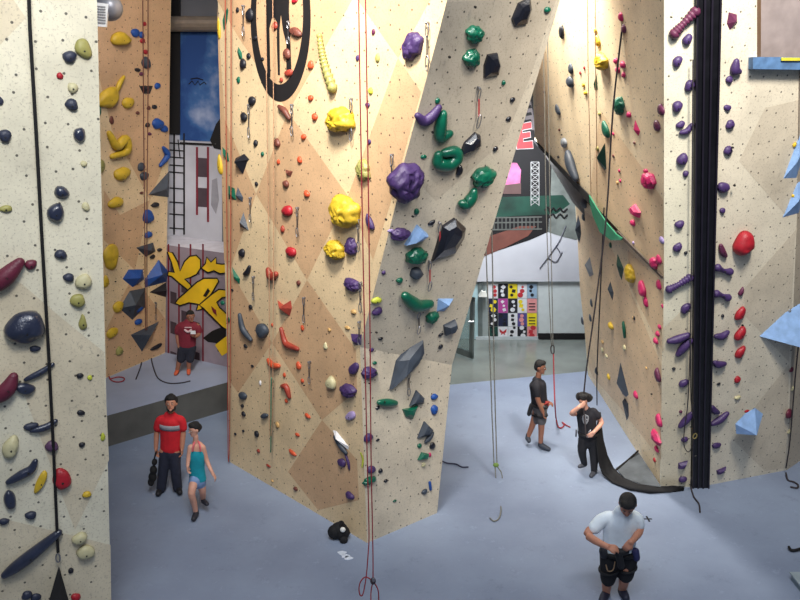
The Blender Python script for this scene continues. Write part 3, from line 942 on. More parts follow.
for line in DATA.strip().split('\n'):
    if line[0] == '#': wk = line[1:].strip(); continue
    col = line
    for c in sorted(PAL, key=len, reverse=True):
        if line.startswith(c + ' '): col = c; rest = line[len(c):].split(); break
    sh = rest[0]; hid += 1; rnd = random.Random(hid)
    def plane_for(x, y):
        if wk == 'Q': return WALL['Q2'][0] if y > 347 + (x - 360) * .196 else WALL['Q'][0]
        if wk == 'R': return WALL['U'][0] if y < 142 + (x - 535) * 1.054 else WALL['R'][0]
        return WALL[wk][0]
    bm = bmesh.new(); bolt = None
    if sh in 'odL':
        x, y, w, h = map(float, rest[1:5]); w, h = (w * .92, h * .92) if sh != 'L' else (w, h); rot = math.radians(float(rest[5])) if len(rest) > 5 else 0
        pl = plane_for(x, y); s0 = mpp(pl.hit(x, y)); prot = min(w, h) * s0 * (.46 if sh != 'L' else .5)
        o, s, su, sv = local(pl, x, y, prot); big = max(w, h)
        N = 10 if big < 8 else (16 if big < 20 else 28); rg = 3 if big < 8 else (5 if big < 20 else 9)
        if sh == 'L': N = max(N, 34); rg = max(rg, 12)
        ph = [rnd.uniform(0, 6.28) for _ in range(3)]; ol = []
        for i in range(N):
            a = 2 * math.pi * i / N; r = 1 + .07 * math.sin(2 * a + ph[0]) + .06 * math.sin(3 * a + ph[1]) + .03 * math.sin(5 * a + ph[2])
            if sh == 'L': r += .06 * math.sin(7 * a + ph[2])
            px, py = math.cos(a) * r * w / 2, math.sin(a) * r * h / 2
            if sh == 'd': px *= .55 + .55 * (.5 - math.sin(a) * .5)
            px, py = px * math.cos(rot) + py * math.sin(rot), -px * math.sin(rot) + py * math.cos(rot)
            ol.append((px * su, py * sv))
        dome(bm, ol, o, pl.u, pl.v, pl.n, prot, rg, (rnd.uniform(-.1, .1) * w * s, -.12 * h * s), (20 if big > 25 else 28) if sh == 'L' else (0 if big < 12 else 5), hid)
        if sh != 'L' and big >= 10: bolt = o + pl.n * prot - pl.v * .1 * h * s
        smooth = True; area = w * h; cx, cy = x, y
    elif sh in 'BRb':
        w = float(rest[1]); px = [tuple(map(float, q.split(','))) for q in rest[2:]]
        cx = sum(p[0] for p in px) / len(px); cy = sum(p[1] for p in px) / len(px); pl = plane_for(cx, cy)
        s0 = mpp(pl.hit(cx, cy)); rr = w * s0 / 2; o, s, su, sv = local(pl, cx, cy, rr * 1.5)
        pts = crm([o + pl.u * (a - cx) * su + pl.v * (cy - b) * sv + pl.n * rr * .55 for a, b in px], 5 if sh != 'R' else 12); n = len(pts)
        R = []
        for i in range(n):
            t = i / (n - 1); r = rr * (.72 + .38 * math.sin(math.pi * t))
            if sh == 'b': r = rr * (.62 + .55 * abs(2 * t - 1) ** 1.5)
            if sh == 'R': r = rr * ((.55 + .5 * t) if col == 'olive' else (.8 + .35 * abs(2 * t - 1))) * (1.16, 1.0, .72)[i % 3]
            if sh == 'B' and wk in 'LWR' : r = rr * (.62 + .46 * math.sin(math.pi * (t ** .8)))
            R.append(r)
        tube(bm, pts, R, 12, .95, pl.n)
        # keep the back flat against the wall
        for vtx in bm.verts:
            d = (vtx.co - o).dot(pl.n)
            if d < 0: vtx.co -= pl.n * d
        smooth = True; L_ = sum(math.dist(px[i], px[i + 1]) for i in range(len(px) - 1)); area = w * (L_ + w)
        if w >= 6 and sh != 'R': bolt = pts[n // 2] + pl.n * rr * .95
    else:
        ax, ay = map(float, rest[1].split(',')); pf = float(rest[2]); px = [tuple(map(float, q.split(','))) for q in rest[3:]]
        cx = sum(p[0] for p in px) / len(px); cy = sum(p[1] for p in px) / len(px); pl = plane_for(cx, cy)
        xs_ = [p[0] for p in px]; ys_ = [p[1] for p in px]; dim = min(max(xs_) - min(xs_), max(ys_) - min(ys_))
        prot = dim * mpp(pl.hit(cx, cy)) * pf; o, s, su, sv = local(pl, cx, cy, prot * .6)
        f = lambda a, b, k, hgt: o + pl.u * ((a - cx) * (1 - k) + (ax - cx) * k) * su + pl.v * ((cy - b) * (1 - k) + (cy - ay) * k) * sv + pl.n * hgt
        n = len(px); base = [bm.verts.new(f(a, b, 0, 0)) for a, b in px]; bm.faces.new(base)
        if sh == 'F':
            tp = bm.verts.new(f(0, 0, 1, prot))
            for i in range(n): bm.faces.new((base[i], base[(i + 1) % n], tp))
        else:
            m1_ = [bm.verts.new(f(a, b, .06, prot * .35)) for a, b in px]; m2 = [bm.verts.new(f(a, b, .45, prot * (.82 + .1 * (i % 2)))) for i, (a, b) in enumerate(px)]
            tp = bm.verts.new(f(0, 0, 1, prot))
            for i in range(n):
                j = (i + 1) % n; bm.faces.new((base[i], base[j], m1_[j], m1_[i])); bm.faces.new((m1_[i], m1_[j], m2[j], m2[i])); bm.faces.new((m2[i], m2[j], tp))
        smooth = False; area = (max(xs_) - min(xs_)) * (max(ys_) - min(ys_)) * .7
        if dim > 11: bolt = f(0, 0, .9, prot * .97)
    gl = (wk == 'Q' and col in ('green', 'black')) or col == 'navy' and area > 150
    ob = obj('climbing_hold', bm, holdmat(col, gl), smooth=smooth)
    if wk == 'T' and 730 < cx < 760 and 402 < cy < 420: ob.data.transform(Matrix.Translation(pl.n * (.10 + (cy - 408) * .006)))   # these sit on the blue volume
    recenter(ob, o)
    if bolt is not None:
        bb = bmesh.new(); r = .009 if area < 300 else .014; tube(bb, [bolt - pl.n * .02, bolt + pl.n * .004], r, 8, round_ends=False); obj('bolt', bb, M_bolt, ob)
    vol = sh in 'FG' and area > 120
    if vol: ob.name = 'wall_volume'
    HOLDS.append(dict(vol=vol, o=ob, col=col, sh=sh, wk=wk, x=cx, y=cy, a=area, pl=pl))
small = sorted((h for h in HOLDS if not h['vol']), key=lambda h: -h['a'])[300:]
sm_bm = bmesh.new(); sm_m = []
for h in small:
    me = h['o'].data; me.transform(Matrix.Translation(h['o'].location)); m = me.materials[0]
    if m not in sm_m: sm_m.append(m)
    n0 = len(sm_bm.faces); sm_bm.from_mesh(me); sm_bm.faces.ensure_lookup_table()
    for f in sm_bm.faces[n0:]: f.material_index = sm_m.index(m); f.smooth = True
    bpy.data.objects.remove(h['o'])
ids = {id(h) for h in small}; HOLDS = [h for h in HOLDS if id(h) not in ids]
tag(obj('screw_on_hold', sm_bm, sm_m), 'tiny screw-on climbing holds dotted over all the walls', 'climbing hold', 'tiny screw-on holds', 'stuff')
WN = {'L': 'left foreground wall', 'W': 'back left wall', 'P': "tower's left face", 'Q': "tower's right face", 'R': 'right side wall', 'S': 'narrow cream panel', 'T': 'far right wall', 'X': 'right return wall'}
from collections import Counter, defaultdict
def size_word(a): return 'tiny' if a < 30 else ('small' if a < 90 else ('medium' if a < 260 else ('big' if a < 700 else 'huge')))
for h in HOLDS:
    shape = SHW[h['sh']]
    w, hh_ = (0, 0)
    h['desc'] = f"{size_word(h['a'])} {h['col']} {shape} {'volume' if h['vol'] else 'hold'}"
cnt = Counter((h['wk'], h['desc']) for h in HOLDS)
used = set()
def relation(x, y, m):
    dx, dy = x - m['x'], y - m['y']
    if abs(dx) > abs(dy) * 1.2: return 'right of' if dx > 0 else 'left of'
    return 'below' if dy > 0 else 'above'
ORD = ['', 'second ', 'third ', 'fourth ', 'fifth ', 'sixth ', 'seventh ', 'eighth ', 'ninth ', 'tenth ', 'eleventh ', 'twelfth ']
NUM = ['', 'one', 'two', 'three', 'four', 'five', 'six', 'seven', 'eight', 'nine', 'ten', 'eleven', 'twelve']
uniq = [h for h in HOLDS if cnt[(h['wk'], h['desc'])] == 1]
for h in uniq: h['label'] = f"{h['desc']} on the {WN[h['wk']]}"
rest_ = [h for h in HOLDS if 'label' not in h]; cand = defaultdict(list)
for h in rest_:
    best = sorted((m for m in uniq if m['wk'] == h['wk']), key=lambda m: math.dist((m['x'], m['y']), (h['x'], h['y'])) - math.sqrt(m['a']) * .8)
    h['near'] = best[0] if best and math.dist((best[0]['x'], best[0]['y']), (h['x'], h['y'])) < 60 else None
    if h['near']: cand[f"{h['desc']} just {relation(h['x'], h['y'], h['near'])} the {h['near']['desc']} on the {WN[h['wk']]}"].append(h)
for k, v in cand.items():
    if len(v) == 1 and len(k.split()) <= 16: v[0]['label'] = k
g = defaultdict(list)
for h in HOLDS: g[(h['wk'], h['desc'])].append(h)
for (w_, d), v in g.items():
    v.sort(key=lambda h: h['y'])
    for i, h in enumerate(v):
        if 'label' not in h:
            n = len(v); pos = f"{ORD[i]}highest" if i < 8 or i < n / 2 else (f"{ORD[n - 1 - i]}lowest")
            h['label'] = f"{pos} of the {NUM[n] if n < 13 else n} {d}s on the {WN[w_]}".replace('  ', ' ')
for h in HOLDS:
    tag(h['o'], h['label'], 'wall volume' if h['vol'] else 'climbing hold', f"{h['col']} {'volumes' if h['vol'] else 'climbing holds'} on the {WN[h['wk']]}")
# ------------------------------------------------------------------ quickdraws
M_steel = mat('carabiner_steel', (140, 140, 146), .3, .8); M_sling = mat('sling_black', (50, 46, 50), .8); M_slr = mat('sling_red', (168, 48, 54), .8)
QD = [('P', 243, 6, 36, 0), ('P', 248.5, 105, 138, 0), ('P', 291.5, 105, 136, 0), ('P', 350.5, 99, 141, 0), ('P', 250, 198, 222, 0), ('P', 297, 208, 237, 0), ('P', 253, 277, 300, 0), ('P', 303.5, 298, 323, 0), ('P', 309, 362, 384, 0),
      ('P', 358, 220, 252, 0), ('P', 427, 23, 71, 0), ('P', 288, 22, 44, 0), ('P', 391.5, 155, 192, 0), ('Q', 479, 88, 128, 1), ('Q', 440, 223, 254, 1), ('Q', 430, 262, 291, 1), ('Q', 419, 312, 334, 0), ('Q', 409, 372, 396, 0), ('P', 362, 283, 313, 0), ('P', 361, 322, 345, 0), ('W', 156, 303, 320, 0)]
qcount = Counter()
for wk, x, y0, y1, red in QD:
    ym = (y0 + y1) / 2; pl = WALL[wk][0]
    if wk == 'Q' and ym > 347 + (x - 360) * .196: pl = WALL['Q2'][0]
    if wk == 'P' and x >= 360 and ym > 250: pl = PL; x -= 2
    a, b = pl.hit(x, y0, .03), pl.hit(x, y1, .05); s = mpp(a)
    lm = sorted((m for m in uniq if m['wk'] == wk and m['a'] > 60), key=lambda m: math.dist((m['x'], m['y']), (x, ym)) - math.sqrt(m['a']) * .6)[0]
    lab = f"thin quickdraw hanging {relation(x, ym, lm)} the {lm['desc']} on the {WN[wk]}"
    if qcount[lab]: lab = lab.replace('thin quickdraw', 'second quickdraw' if qcount[lab] == 1 else 'third quickdraw')
    qcount[lab.replace('second', 'thin')] += 1
    q = empty('quickdraw', a, lab, 'quickdraw', 'quickdraws hanging on the climbing walls')
    def loop(c, hw, hh, name, m):
        bm = bmesh.new(); pts = [c + pl.u * math.cos(t) * hw + pl.v * math.sin(t) * hh for t in [i * math.pi / 6 for i in range(13)]]; tube(bm, pts, .006, 5); obj(name, bm, m, q)
    L_ = (a - b).length; loop(a.lerp(b, .16), .022, L_ * .15, 'carabiner', M_steel); loop(a.lerp(b, .84), .026, L_ * .17, 'carabiner', M_steel)
    bm = bmesh.new(); tube(bm, [a.lerp(b, .28), a.lerp(b, .7)], .011, 6, .4, pl.n); obj('sling', bm, M_slr if red else M_sling, q)
    bm = bmesh.new(); tube(bm, [a - pl.n * .03, a + pl.n * .012], .016, 8); obj('hanger', bm, M_steel, q)
# ------------------------------------------------------------------ logo ring on the tower
def ringpts(cx, cy, rx, ry, n=64): return [(cx + rx * math.cos(2 * math.pi * i / n), cy + ry * math.sin(2 * math.pi * i / n)) for i in range(n)]
bm = bmesh.new(); A = ringpts(280.5, 18, 30, 83.5); B = ringpts(279.5, 14, 23.5, 70.5)
va = [bm.verts.new(PL.hit(x, y, .006)) for x, y in A]; vb = [bm.verts.new(PL.hit(x, y, .006)) for x, y in B]
for i in range(64): j = (i + 1) % 64; bm.faces.new((va[i], va[j], vb[j], vb[i]))
r = bmesh.ops.extrude_face_region(bm, geom=list(bm.faces)); bmesh.ops.translate(bm, vec=-PL.n * .004, verts=[e for e in r['geom'] if isinstance(e, bmesh.types.BMVert)])
M_logo = mat('logo_black', (26, 24, 26), .6)
lg = obj('wall_emblem', bm, M_logo); lc = PL.hit(280, 20); recenter(lg, lc); tag(lg, "black painted oval ring emblem with vertical bars at the top of the central tower", 'emblem')
def lgp(name, px):
    bm = bmesh.new(); prism(bm, [PL.hit(x, y, .003) for x, y in px], PL.n * .003); obj(name, bm, M_logo, lg)
lgp('emblem_bar', [(266, -40), (290, -40), (289, 12), (290, 30), (291.5, 72), (286.5, 72), (286.5, 44), (283, 30), (281, 14), (279.5, 30), (280, 75), (278, 75), (277, 45), (277, 22), (275, 18), (272, 18), (269.5, 28), (270.5, 77), (267.5, 77), (266.5, 30)])

# ------------------------------------------------------------------ ropes
def rope(name, label, strands, m, r=.012, group=None, cat='rope', seg=6):
    bm = bmesh.new()
    for s in strands: tube(bm, crm(s, 4), r, seg)
    o = obj(name, bm, m, smooth=True); recenter(o, strands[0][0]); return tag(o, label, cat, group)
M_rr = mat('rope_red', (146, 44, 52), .8, 0, .3, 60); M_rg = mat('rope_green', (84, 122, 96), .8, 0, .3, 60); M_rk = mat('rope_dark', (48, 42, 46), .8, 0, .3, 60)
M_rgr = mat('rope_grey', (122, 122, 116), .8, 0, .3, 60); M_rtan = mat('rope_tan', (176, 134, 104), .8, 0, .3, 60); M_rblue = mat('rope_navy', (54, 58, 78), .8)
YR = 8.55
print('tower Y at rope', PL.hit(360, 0).y, PL.hit(360, 500).y)
def H(pts, Y, dY=0): return [P(x, y, Y + dY * i) for i, (x, y) in enumerate(pts)]
ft = min(YR, PL.hit(362, 0).y - .25)
def HR(pts, Y0, Y1): n = len(pts) - 1; return [P(x, y, Y0 + (Y1 - Y0) * i / n) for i, (x, y) in enumerate(pts)]
o = rope('climbing_rope', 'long red double rope hanging before the tower edge with knot near floor', [
    HR([(358, -60), (359.5, 60), (362, 200), (364.5, 330), (367, 450), (369, 530), (368, 556), (366, 578), (363, 594), (360, 595), (359, 588), (361, 581), (366, 577), (373, 581)], ft, YR),
    HR([(364.5, -60), (366.5, 60), (368.5, 200), (370, 330), (371, 450), (372.5, 530), (373, 560), (373, 579)], ft, YR),
    [P(373, 581, YR), P(371, 592, YR), P(371, 606, YR - .05), G(371, 640, .02), G(385, 646, .02)], [P(373, 581, YR), P(378, 590, YR), P(379, 606, YR), G(381, 638, .02), G(392, 640, .02)]], M_rr, .008, 'red ropes')
bm = bmesh.new(); ellipsoid(bm, P(373, 581, YR - .01), (.035, .035, .045)); obj('knot', bm, mat('knot_dark', (60, 50, 56), .8), o, smooth=True)
bm = bmesh.new(); ellipsoid(bm, P(373.5, 580, YR - .05), (.018, .012, .028)); obj('belay_device', bm, M_steel, o, smooth=True)
def wall_rope(name, label, plk, lines, m, r, off=.12, **k):
    pl = WALL[plk][0]; return rope(name, label, [[pl.hit(x, y, off) for x, y in l] for l in lines], m, r, **k)
wall_rope('climbing_rope', "pale double rope down the tower's left face through the black emblem", 'P', [[(265, -40), (267, 120), (269, 260), (269.5, 400), (270, 436)], [(272.5, -40), (273.5, 120), (273.5, 260), (272.5, 400), (271, 436)]], M_rtan, .006, group='ropes')
wall_rope('climbing_rope', "short knotted green rope end hanging low on tower's left face", 'P', [[(271.5, 378), (271, 400), (270.8, 452)], [(271.5, 378), (273, 381), (272, 385)]], M_rg, .012, .1, group='ropes')
wall_rope('climbing_rope', "orange and red double rope at the far left edge of the tower", 'P', [[(225, -40), (226, 120), (227.5, 300), (228, 440), (228.5, 462)], [(231, -40), (231, 120), (230.5, 300), (229.5, 440), (228.5, 462)]], mat('rope_orange', (160, 66, 44), .8), .007, .10, group='ropes')
wall_rope('climbing_rope', 'thin brown double rope hanging down the back left wall', 'W', [[(142.5, -40), (143.5, 100), (144.5, 200), (145.5, 330)], [(148, -40), (148, 100), (147, 200), (147, 330)]], mat('rope_brown', (110, 64, 54), .8), .009, group='ropes')
def floor_rope(label, pts, m, r=.013, z=.015, group='rope ends on the floor'): return rope('rope_end', label, [[G(x, y, z + r) for x, y in pts]], m, r, group=group)
floor_rope('red rope tail looped on the platform below the left wall', [(108, 374), (111, 380), (117, 382), (123, 381), (124, 378), (118, 377), (110, 379)], M_rr, z=PZ)
floor_rope('dark rope tail curving across the platform towards the man in maroon', [(151, 356), (153, 366), (158, 378), (168, 383), (180, 383), (190, 381)], M_rk, z=PZ)
floor_rope('short straight dark rope tail on the platform below the left wall', [(143, 352), (141, 365), (136, 379)], M_rk, z=PZ)
floor_rope('dark rope piece lying on the floor right of the central tower', [(440, 460), (447, 463), (456, 464), (462, 467), (468, 467)], M_rblue)
YS = G(494, 478).y
o = rope('climbing_rope', 'grey-green double rope with belay device hanging right of the tower', [
    HR([(478, 90), (482, 200), (485.5, 240), (489, 330), (491.5, 400), (494, 464)], YS, YS), HR([(487, 90), (490, 200), (492, 240), (493.5, 330), (495, 400), (497, 464)], YS, YS),
    [P(495, 465, YS), P(496, 480, YS), P(498, 495, YS - .02), G(501, 508, .03), G(499, 518, .02), G(494, 521, .02), G(490, 518, .02)], [P(497, 466, YS), P(502, 475, YS), P(502, 495, YS - .05)]], M_rgr, .011, 'ropes')
bm = bmesh.new(); ellipsoid(bm, P(496, 465, YS - .02), (.05, .03, .04)); obj('belay_device', bm, mat('device_green', (110, 140, 60), .5), o, smooth=True)
YQ = 14.5
o = rope('climbing_rope', 'slim grey double rope hanging between the tower and right wall', [
    HR([(543, 30), (544.5, 100), (546, 200), (549, 290), (551.5, 345)], YQ, YQ), HR([(547.5, 30), (548.5, 100), (550, 200), (552, 290), (553, 345)], YQ, YQ)], M_rgr, .009, 'ropes')
bm = bmesh.new(); tube(bm, crm(HR([(553, 345), (551, 347), (551.5, 353), (554, 353), (554, 347), (553, 345)], YQ, YQ), 3), .012, 5); obj('carabiner', bm, M_rk, o)
rope('rope_end', 'red rope tail hanging to the floor beside the standing man in black', [
    [P(553.5, 354, YQ), P(554, 380, YQ - .2), P(555, 405, YQ - .6), P(556, 418, G(556, 424).y + .1), G(558, 426, .03), G(561, 428, .02), G(564, 425, .02), G(562, 422, .02), G(566, 425, .02), G(570, 427, .02)]], M_rr, .013, 'rope ends on the floor')
wall_rope('climbing_rope', 'thin tan double rope on the right side wall beside yellow holds', 'U', [[(587.5, -40), (588, 60), (589.5, 130), (591, 196)], [(595, -40), (595.5, 60), (596.5, 130), (597, 203)]], M_rtan, .006, .1, group='ropes')
YK = G(592, 477).y
rope('climbing_rope', 'taut dark belay rope slanting down to the woman in black', [[P(628, -60, YK - 1.2), P(624.5, 5, YK - 1.1), P(613, 110, YK - .8), P(606, 220, YK - .5), P(594, 315, YK - .2), P(584, 392, YK + .02), P(586, 436, YK - .22)]], M_rk, .013, 'ropes')
wall_rope('climbing_rope', 'dark rope looped with carabiner left of the black column', 'S', [[(693, 60), (692, 200), (690.5, 330), (688, 400), (684.5, 428), (684, 445), (688, 452), (692, 447), (694, 435)], [(690.5, 340), (691, 400), (694, 420), (695, 434)]], M_rk, .008, .08, group='ropes')
o = empty('carabiner', WALL['S'][0].hit(695, 435, .2), 'small bright carabiner hanging against the black column near its base', 'carabiner')
bm = bmesh.new(); pl = WALL['S'][0]; c = pl.hit(695, 436, .22); tube(bm, [c + pl.u * math.cos(t) * .03 + pl.v * math.sin(t) * .05 for t in [i * math.pi / 5 for i in range(11)]], .009, 5); obj('body', bm, mat('brass', (190, 170, 110), .3, .8), o)
rope('rope_end', 'dark rope tail from the black column onto the floor', [[P(691.5, 478, B3.y - .3), G(691, 487, .03), G(694, 497, .02), G(699, 504, .02), G(700, 512, .02)]], M_rk, .013, 'rope ends on the floor')
wall_rope('climbing_rope', 'dark rope hanging down the far right corner of the gym', 'T', [[(800, 330), (795, 380), (790, 440), (786, 468)]], M_rk, .011, .1, group='ropes')
rope('rope_end', 'dark rope tail looped on the floor in the right corner', [[G(786, 473, .05), G(788, 480, .02), G(794, 482, .02), G(798, 485, .02), G(797, 488, .02), G(791, 487, .02)]], M_rk, .015, 'rope ends on the floor')
floor_rope('black cable end curving in from the right edge of the floor', [(789, 547), (791, 550), (796, 550), (806, 547)], M_mblk, .02)
# ------------------------------------------------------------------ strap and gate flag on the left wall
ab = empty('auto_belay_strap', LP.hit(55, 545, .05), 'black webbing strap down the left foreground wall with carabiner', 'strap')
bm = bmesh.new(); tube(bm, [LP.hit(x, y, .05) for x, y in ((26, -80), (30, 30), (36, 130), (42, 240), (49, 360), (54, 460), (58, 552))], .016, 8, .35, LP.n); obj('webbing', bm, M_mblk, ab)
bm = bmesh.new(); c = LP.hit(58, 558, .06); tube(bm, [c + LP.u * math.cos(t) * .022 + LP.v * math.sin(t) * .055 for t in [i * math.pi / 6 for i in range(13)]], .008, 6); obj('carabiner', bm, M_steel, ab)
bm = bmesh.new()
gf = empty('gate_banner', LP.hit(60, 600, .1), 'black triangular fabric banner clipped below the strap at bottom left', 'banner')
top = LP.hit(59, 566, .06); l_, r_2 = LP.hit(38, 640, .35), LP.hit(80, 640, .30); mid = LP.hit(62, 640, .5)
prism(bm, [top, l_, mid], -LP.n * .01); prism(bm, [top, mid, r_2], -LP.n * .01); obj('fabric', bm, mat('banner_black', (14, 14, 18), .8, 0, .3, 8), gf)
# ------------------------------------------------------------------ gate banner at the right wall
gb = empty('gate_banner', G(640, 480), 'black and grey triangular fabric banner crumpled on the floor by right wall', 'banner')
top = P(600, 412, YK + .28)
left = [top, P(601, 425, YK + .22), P(603, 440, YK + .15), P(607, 455, YK + .1), G(613, 468, .10), G(622, 478, .10), G(638, 484, .12), G(655, 486, .10), G(672, 486, .1), G(684, 487, .07)]
low = [P(598, 416, YK + .22), P(596, 430, YK + .05), P(596, 446, YK), P(598, 462, YK - .02), G(602, 474, .06), G(612, 483, .02), G(630, 490, .02), G(650, 493, .02), G(670, 492, .02), G(684, 490, .02)]
bm = bmesh.new(); cols = []
for a, b in zip(left, low):
    cols.append([bm.verts.new(a.lerp(b, t) + V((0, 0, .05 * math.sin(t * 9 + a.x * 5) * (1 if 0 < t < 1 else 0)))) for t in (0, .25, .5, .75, 1)])
for i in range(len(cols) - 1):
    for k in range(4): bm.faces.new((cols[i][k], cols[i + 1][k], cols[i + 1][k + 1], cols[i][k + 1]))
o = obj('fabric', bm, mat('banner_black', (14, 14, 18)), gb, smooth=True); md = o.modifiers.new('s', 'SOLIDIFY'); md.thickness = .015
bm = bmesh.new(); prism(bm, [G(616, 469, .10), G(625, 479, .10), G(640, 484, .12), G(661, 487, .1), R1.hit(650, 470, .06), R1.hit(638, 452, .05), P(628, 460, G(630, 466).y)], V((0, .01, .012))); obj('grey_panel', bm, mat('banner_grey', (78, 84, 90), .6, 0, .3, 5), gb)['label'] = 'grey translucent panel'
bm = bmesh.new(); tube(bm, [G(616, 470, .12), P(628, 460, G(630, 466).y - .02), R1.hit(638, 451, .07)], .018, 6); obj('edge_strip', bm, M_mblk, gb)
wall_rope('strap', 'thin dark belay strap hanging to the banner behind the woman', 'R', [[(604, 208), (600, 300), (597, 370), (597, 405)]], M_rk, .012, .25, cat='strap')
# ------------------------------------------------------------------ sagging green and black edge cloth along the lip of the right wall
ec = empty('edge_cover', U1.lerp(F2, .5), 'dark strap and green cloth running along the lip of the right wall', 'cloth')
bm = bmesh.new()
def lipstrip(a, b, wa, wb, off, m, name):
    bm = bmesh.new(); p = [R1U.hit(a[0], a[1] - wa, off), R1U.hit(b[0], b[1] - wb, off), R1U.hit(b[0], b[1] + wb, off), R1U.hit(a[0], a[1] + wa, off)]; prism(bm, p, R1U.n * .02); obj(name, bm, m, ec)
lipstrip((535, 141), (590, 199), 1.2, 4, .01, M_mblk, 'black_strap'); lipstrip((618, 232), (663, 277), 1.6, 1.2, .012, mat('strap_brown', (70, 58, 50), .7), 'brown_strap')
bm = bmesh.new(); g0 = [(590, 195), (597, 207), (607, 222), (617, 234), (623, 238)]; g1 = [(591, 203), (594, 216), (601, 232), (612, 240), (622, 240)]
va = [bm.verts.new(R1U.hit(x, y, .05)) for x, y in g0]; vb = [bm.verts.new(R1U.hit(x, y, .06)) for x, y in g1]
for i in range(4): bm.faces.new((va[i], va[i + 1], vb[i + 1], vb[i]))
o = obj('green_cloth', bm, mat('cloth_green', (24, 118, 84), .5), ec); md = o.modifiers.new('s', 'SOLIDIFY'); md.thickness = .02
# left dark board of the lip (grey triangular strip under the overhang)
bm = bmesh.new(); prism(bm, [P(543, 152, 17.4), P(591, 203, 15.6), P(585, 216, 15.8), P(573, 203, 16.9)], V((.02, .06, 0)))
tag(obj('lip_board', bm, mat('lip_grey', (92, 90, 88), .6)), 'grey tapering board under the lip of the right wall', 'board')
# ------------------------------------------------------------------ blue beam, vent, floor things
bm = bmesh.new(); a, b, c, d = R3.hit(753, 69, .12), R3.hit(900, 71, .12), R3.hit(900, 57, .12), R3.hit(753, 57, .12); prism(bm, [a, b, c, d], V((0, .3, 0)))
bo = obj('padded_beam', bm, mat('beam_blue', (92, 128, 172), .7, 0, .25, 9)); recenter(bo, a); tag(bo, 'blue padded horizontal beam at the top right corner', 'beam')
bm = bmesh.new(); prism(bm, [R3.hit(781, 60.5, .13), R3.hit(900, 61, .13), R3.hit(900, 58, .13), R3.hit(781, 57.5, .13)], -R3.n * -.01); obj('yellow_edge', bm, mat('beam_yellow', (224, 210, 70), .6), bo)
vt = empty('air_vent', P(106, 12, 10.5), 'round grey duct with white louvred grille at the top left', 'vent')
bm = bmesh.new(); tube(bm, [P(104, 8, 10.9), P(110, 8, 10.4)], .155, 18); obj('duct', bm, mat('duct_grey', (130, 132, 142), .4, .3), vt, smooth=True)
VP = Plane(P(95, 26, 10.2), P(107, 26, 10.25), P(96, 2, 10.2))
bm = bmesh.new(); prism(bm, [VP.hit(94, 26), VP.hit(106, 27), VP.hit(108.5, 4), VP.hit(94, 2)], V((0, .04, 0))); obj('grille', bm, mat('vent_white', (225, 228, 232), .5), vt)
bm = bmesh.new()
for k in range(7): strip(bm, VP, 95.5, 6 + k * 2.7, 105.5, 7 + k * 2.7, .9, .003, .01)
obj('louvre', bm, mat('vent_slat', (120, 122, 130), .5), vt)
# grey box bottom right
gx = G(792, 618); bm = bmesh.new(); t0 = P(791.5, 574, gx.y + .8)
fs = prism(bm, [V((t0.x, gx.y + .3, 0)), V((t0.x + .8, gx.y + .3, 0)), V((t0.x + .8, gx.y + .3, t0.z)), V((t0.x, gx.y + .3, t0.z))], V((0, -.0, 0)) + V((0, .5, 0)))
bo = obj('storage_box', bm, mat('box_grey', (112, 128, 138), .5)); recenter(bo, V((t0.x, gx.y + .3, 0))); tag(bo, 'grey box standing at the bottom right corner', 'box')
bm = bmesh.new(); x0 = t0.x - .02; box(bm, (x0, gx.y + .27, t0.z), (x0 + .85, gx.y + .82, t0.z + .02)); obj('lid', bm, mat('box_lid', (150, 164, 172), .5), bo)
# tape cross, chalk smear, pebble
bm = bmesh.new(); c = G(648, 519, .002)
box(bm, (c.x - .06, c.y - .012, .001), (c.x + .06, c.y + .012, .006)); box(bm, (c.x - .012, c.y - .08, .001), (c.x + .012, c.y + .08, .007)); tag(obj('tape_cross', bm, M_mblk), 'small black tape cross on the floor right of white-shirted man', 'tape mark')
bm = bmesh.new()
for i, (x, y) in enumerate(((342, 553), (345, 556), (348, 558))): c = G(x, y, .002); prism(bm, [c + V((math.cos(t) * (.06 + .02 * math.sin(3 * t + i)), math.sin(t) * .05, 0)) for t in [k * math.pi / 6 for k in range(12)]], V((0, 0, .003)))
tag(obj('chalk_smear', bm, mat('chalk', (206, 216, 232), .9)), 'white chalk smear on the floor in front of the black bag', 'chalk mark')
# black bag at the tower foot
bc = G(339, 541); bg = empty('chalk_bag', bc, 'black soft bag with white toggle lying at the foot of the central tower', 'bag')
M_bag = mat('bag_black', (14, 14, 18), .8, 0, .3, 12, .3)
bm = bmesh.new(); s = mpp(bc)
for dx, dz, dy, r in ((-4, .12, 0, .11), (0, .13, .02, .13), (3.5, .12, -.02, .11), (5, .05, -.1, .06), (2, .22, .05, .05)): ellipsoid(bm, bc + V((dx * s, dy + .05, dz)), (r, r * .8, r))
obj('pouch', bm, M_bag, bg, smooth=True)
bm = bmesh.new(); ellipsoid(bm, bc + V((4.4 * s, -.06, .22)), (.04, .03, .04)); obj('toggle', bm, mat('toggle_white', (226, 226, 220), .5), bg, smooth=True)['label'] = 'white toggle'
bm = bmesh.new(); tube(bm, crm([bc + V((1 * s, 0, .25)), bc + V((3 * s, 0, .32)), bc + V((5 * s, 0, .25))], 4), .012, 5); obj('strap', bm, M_bag, bg)

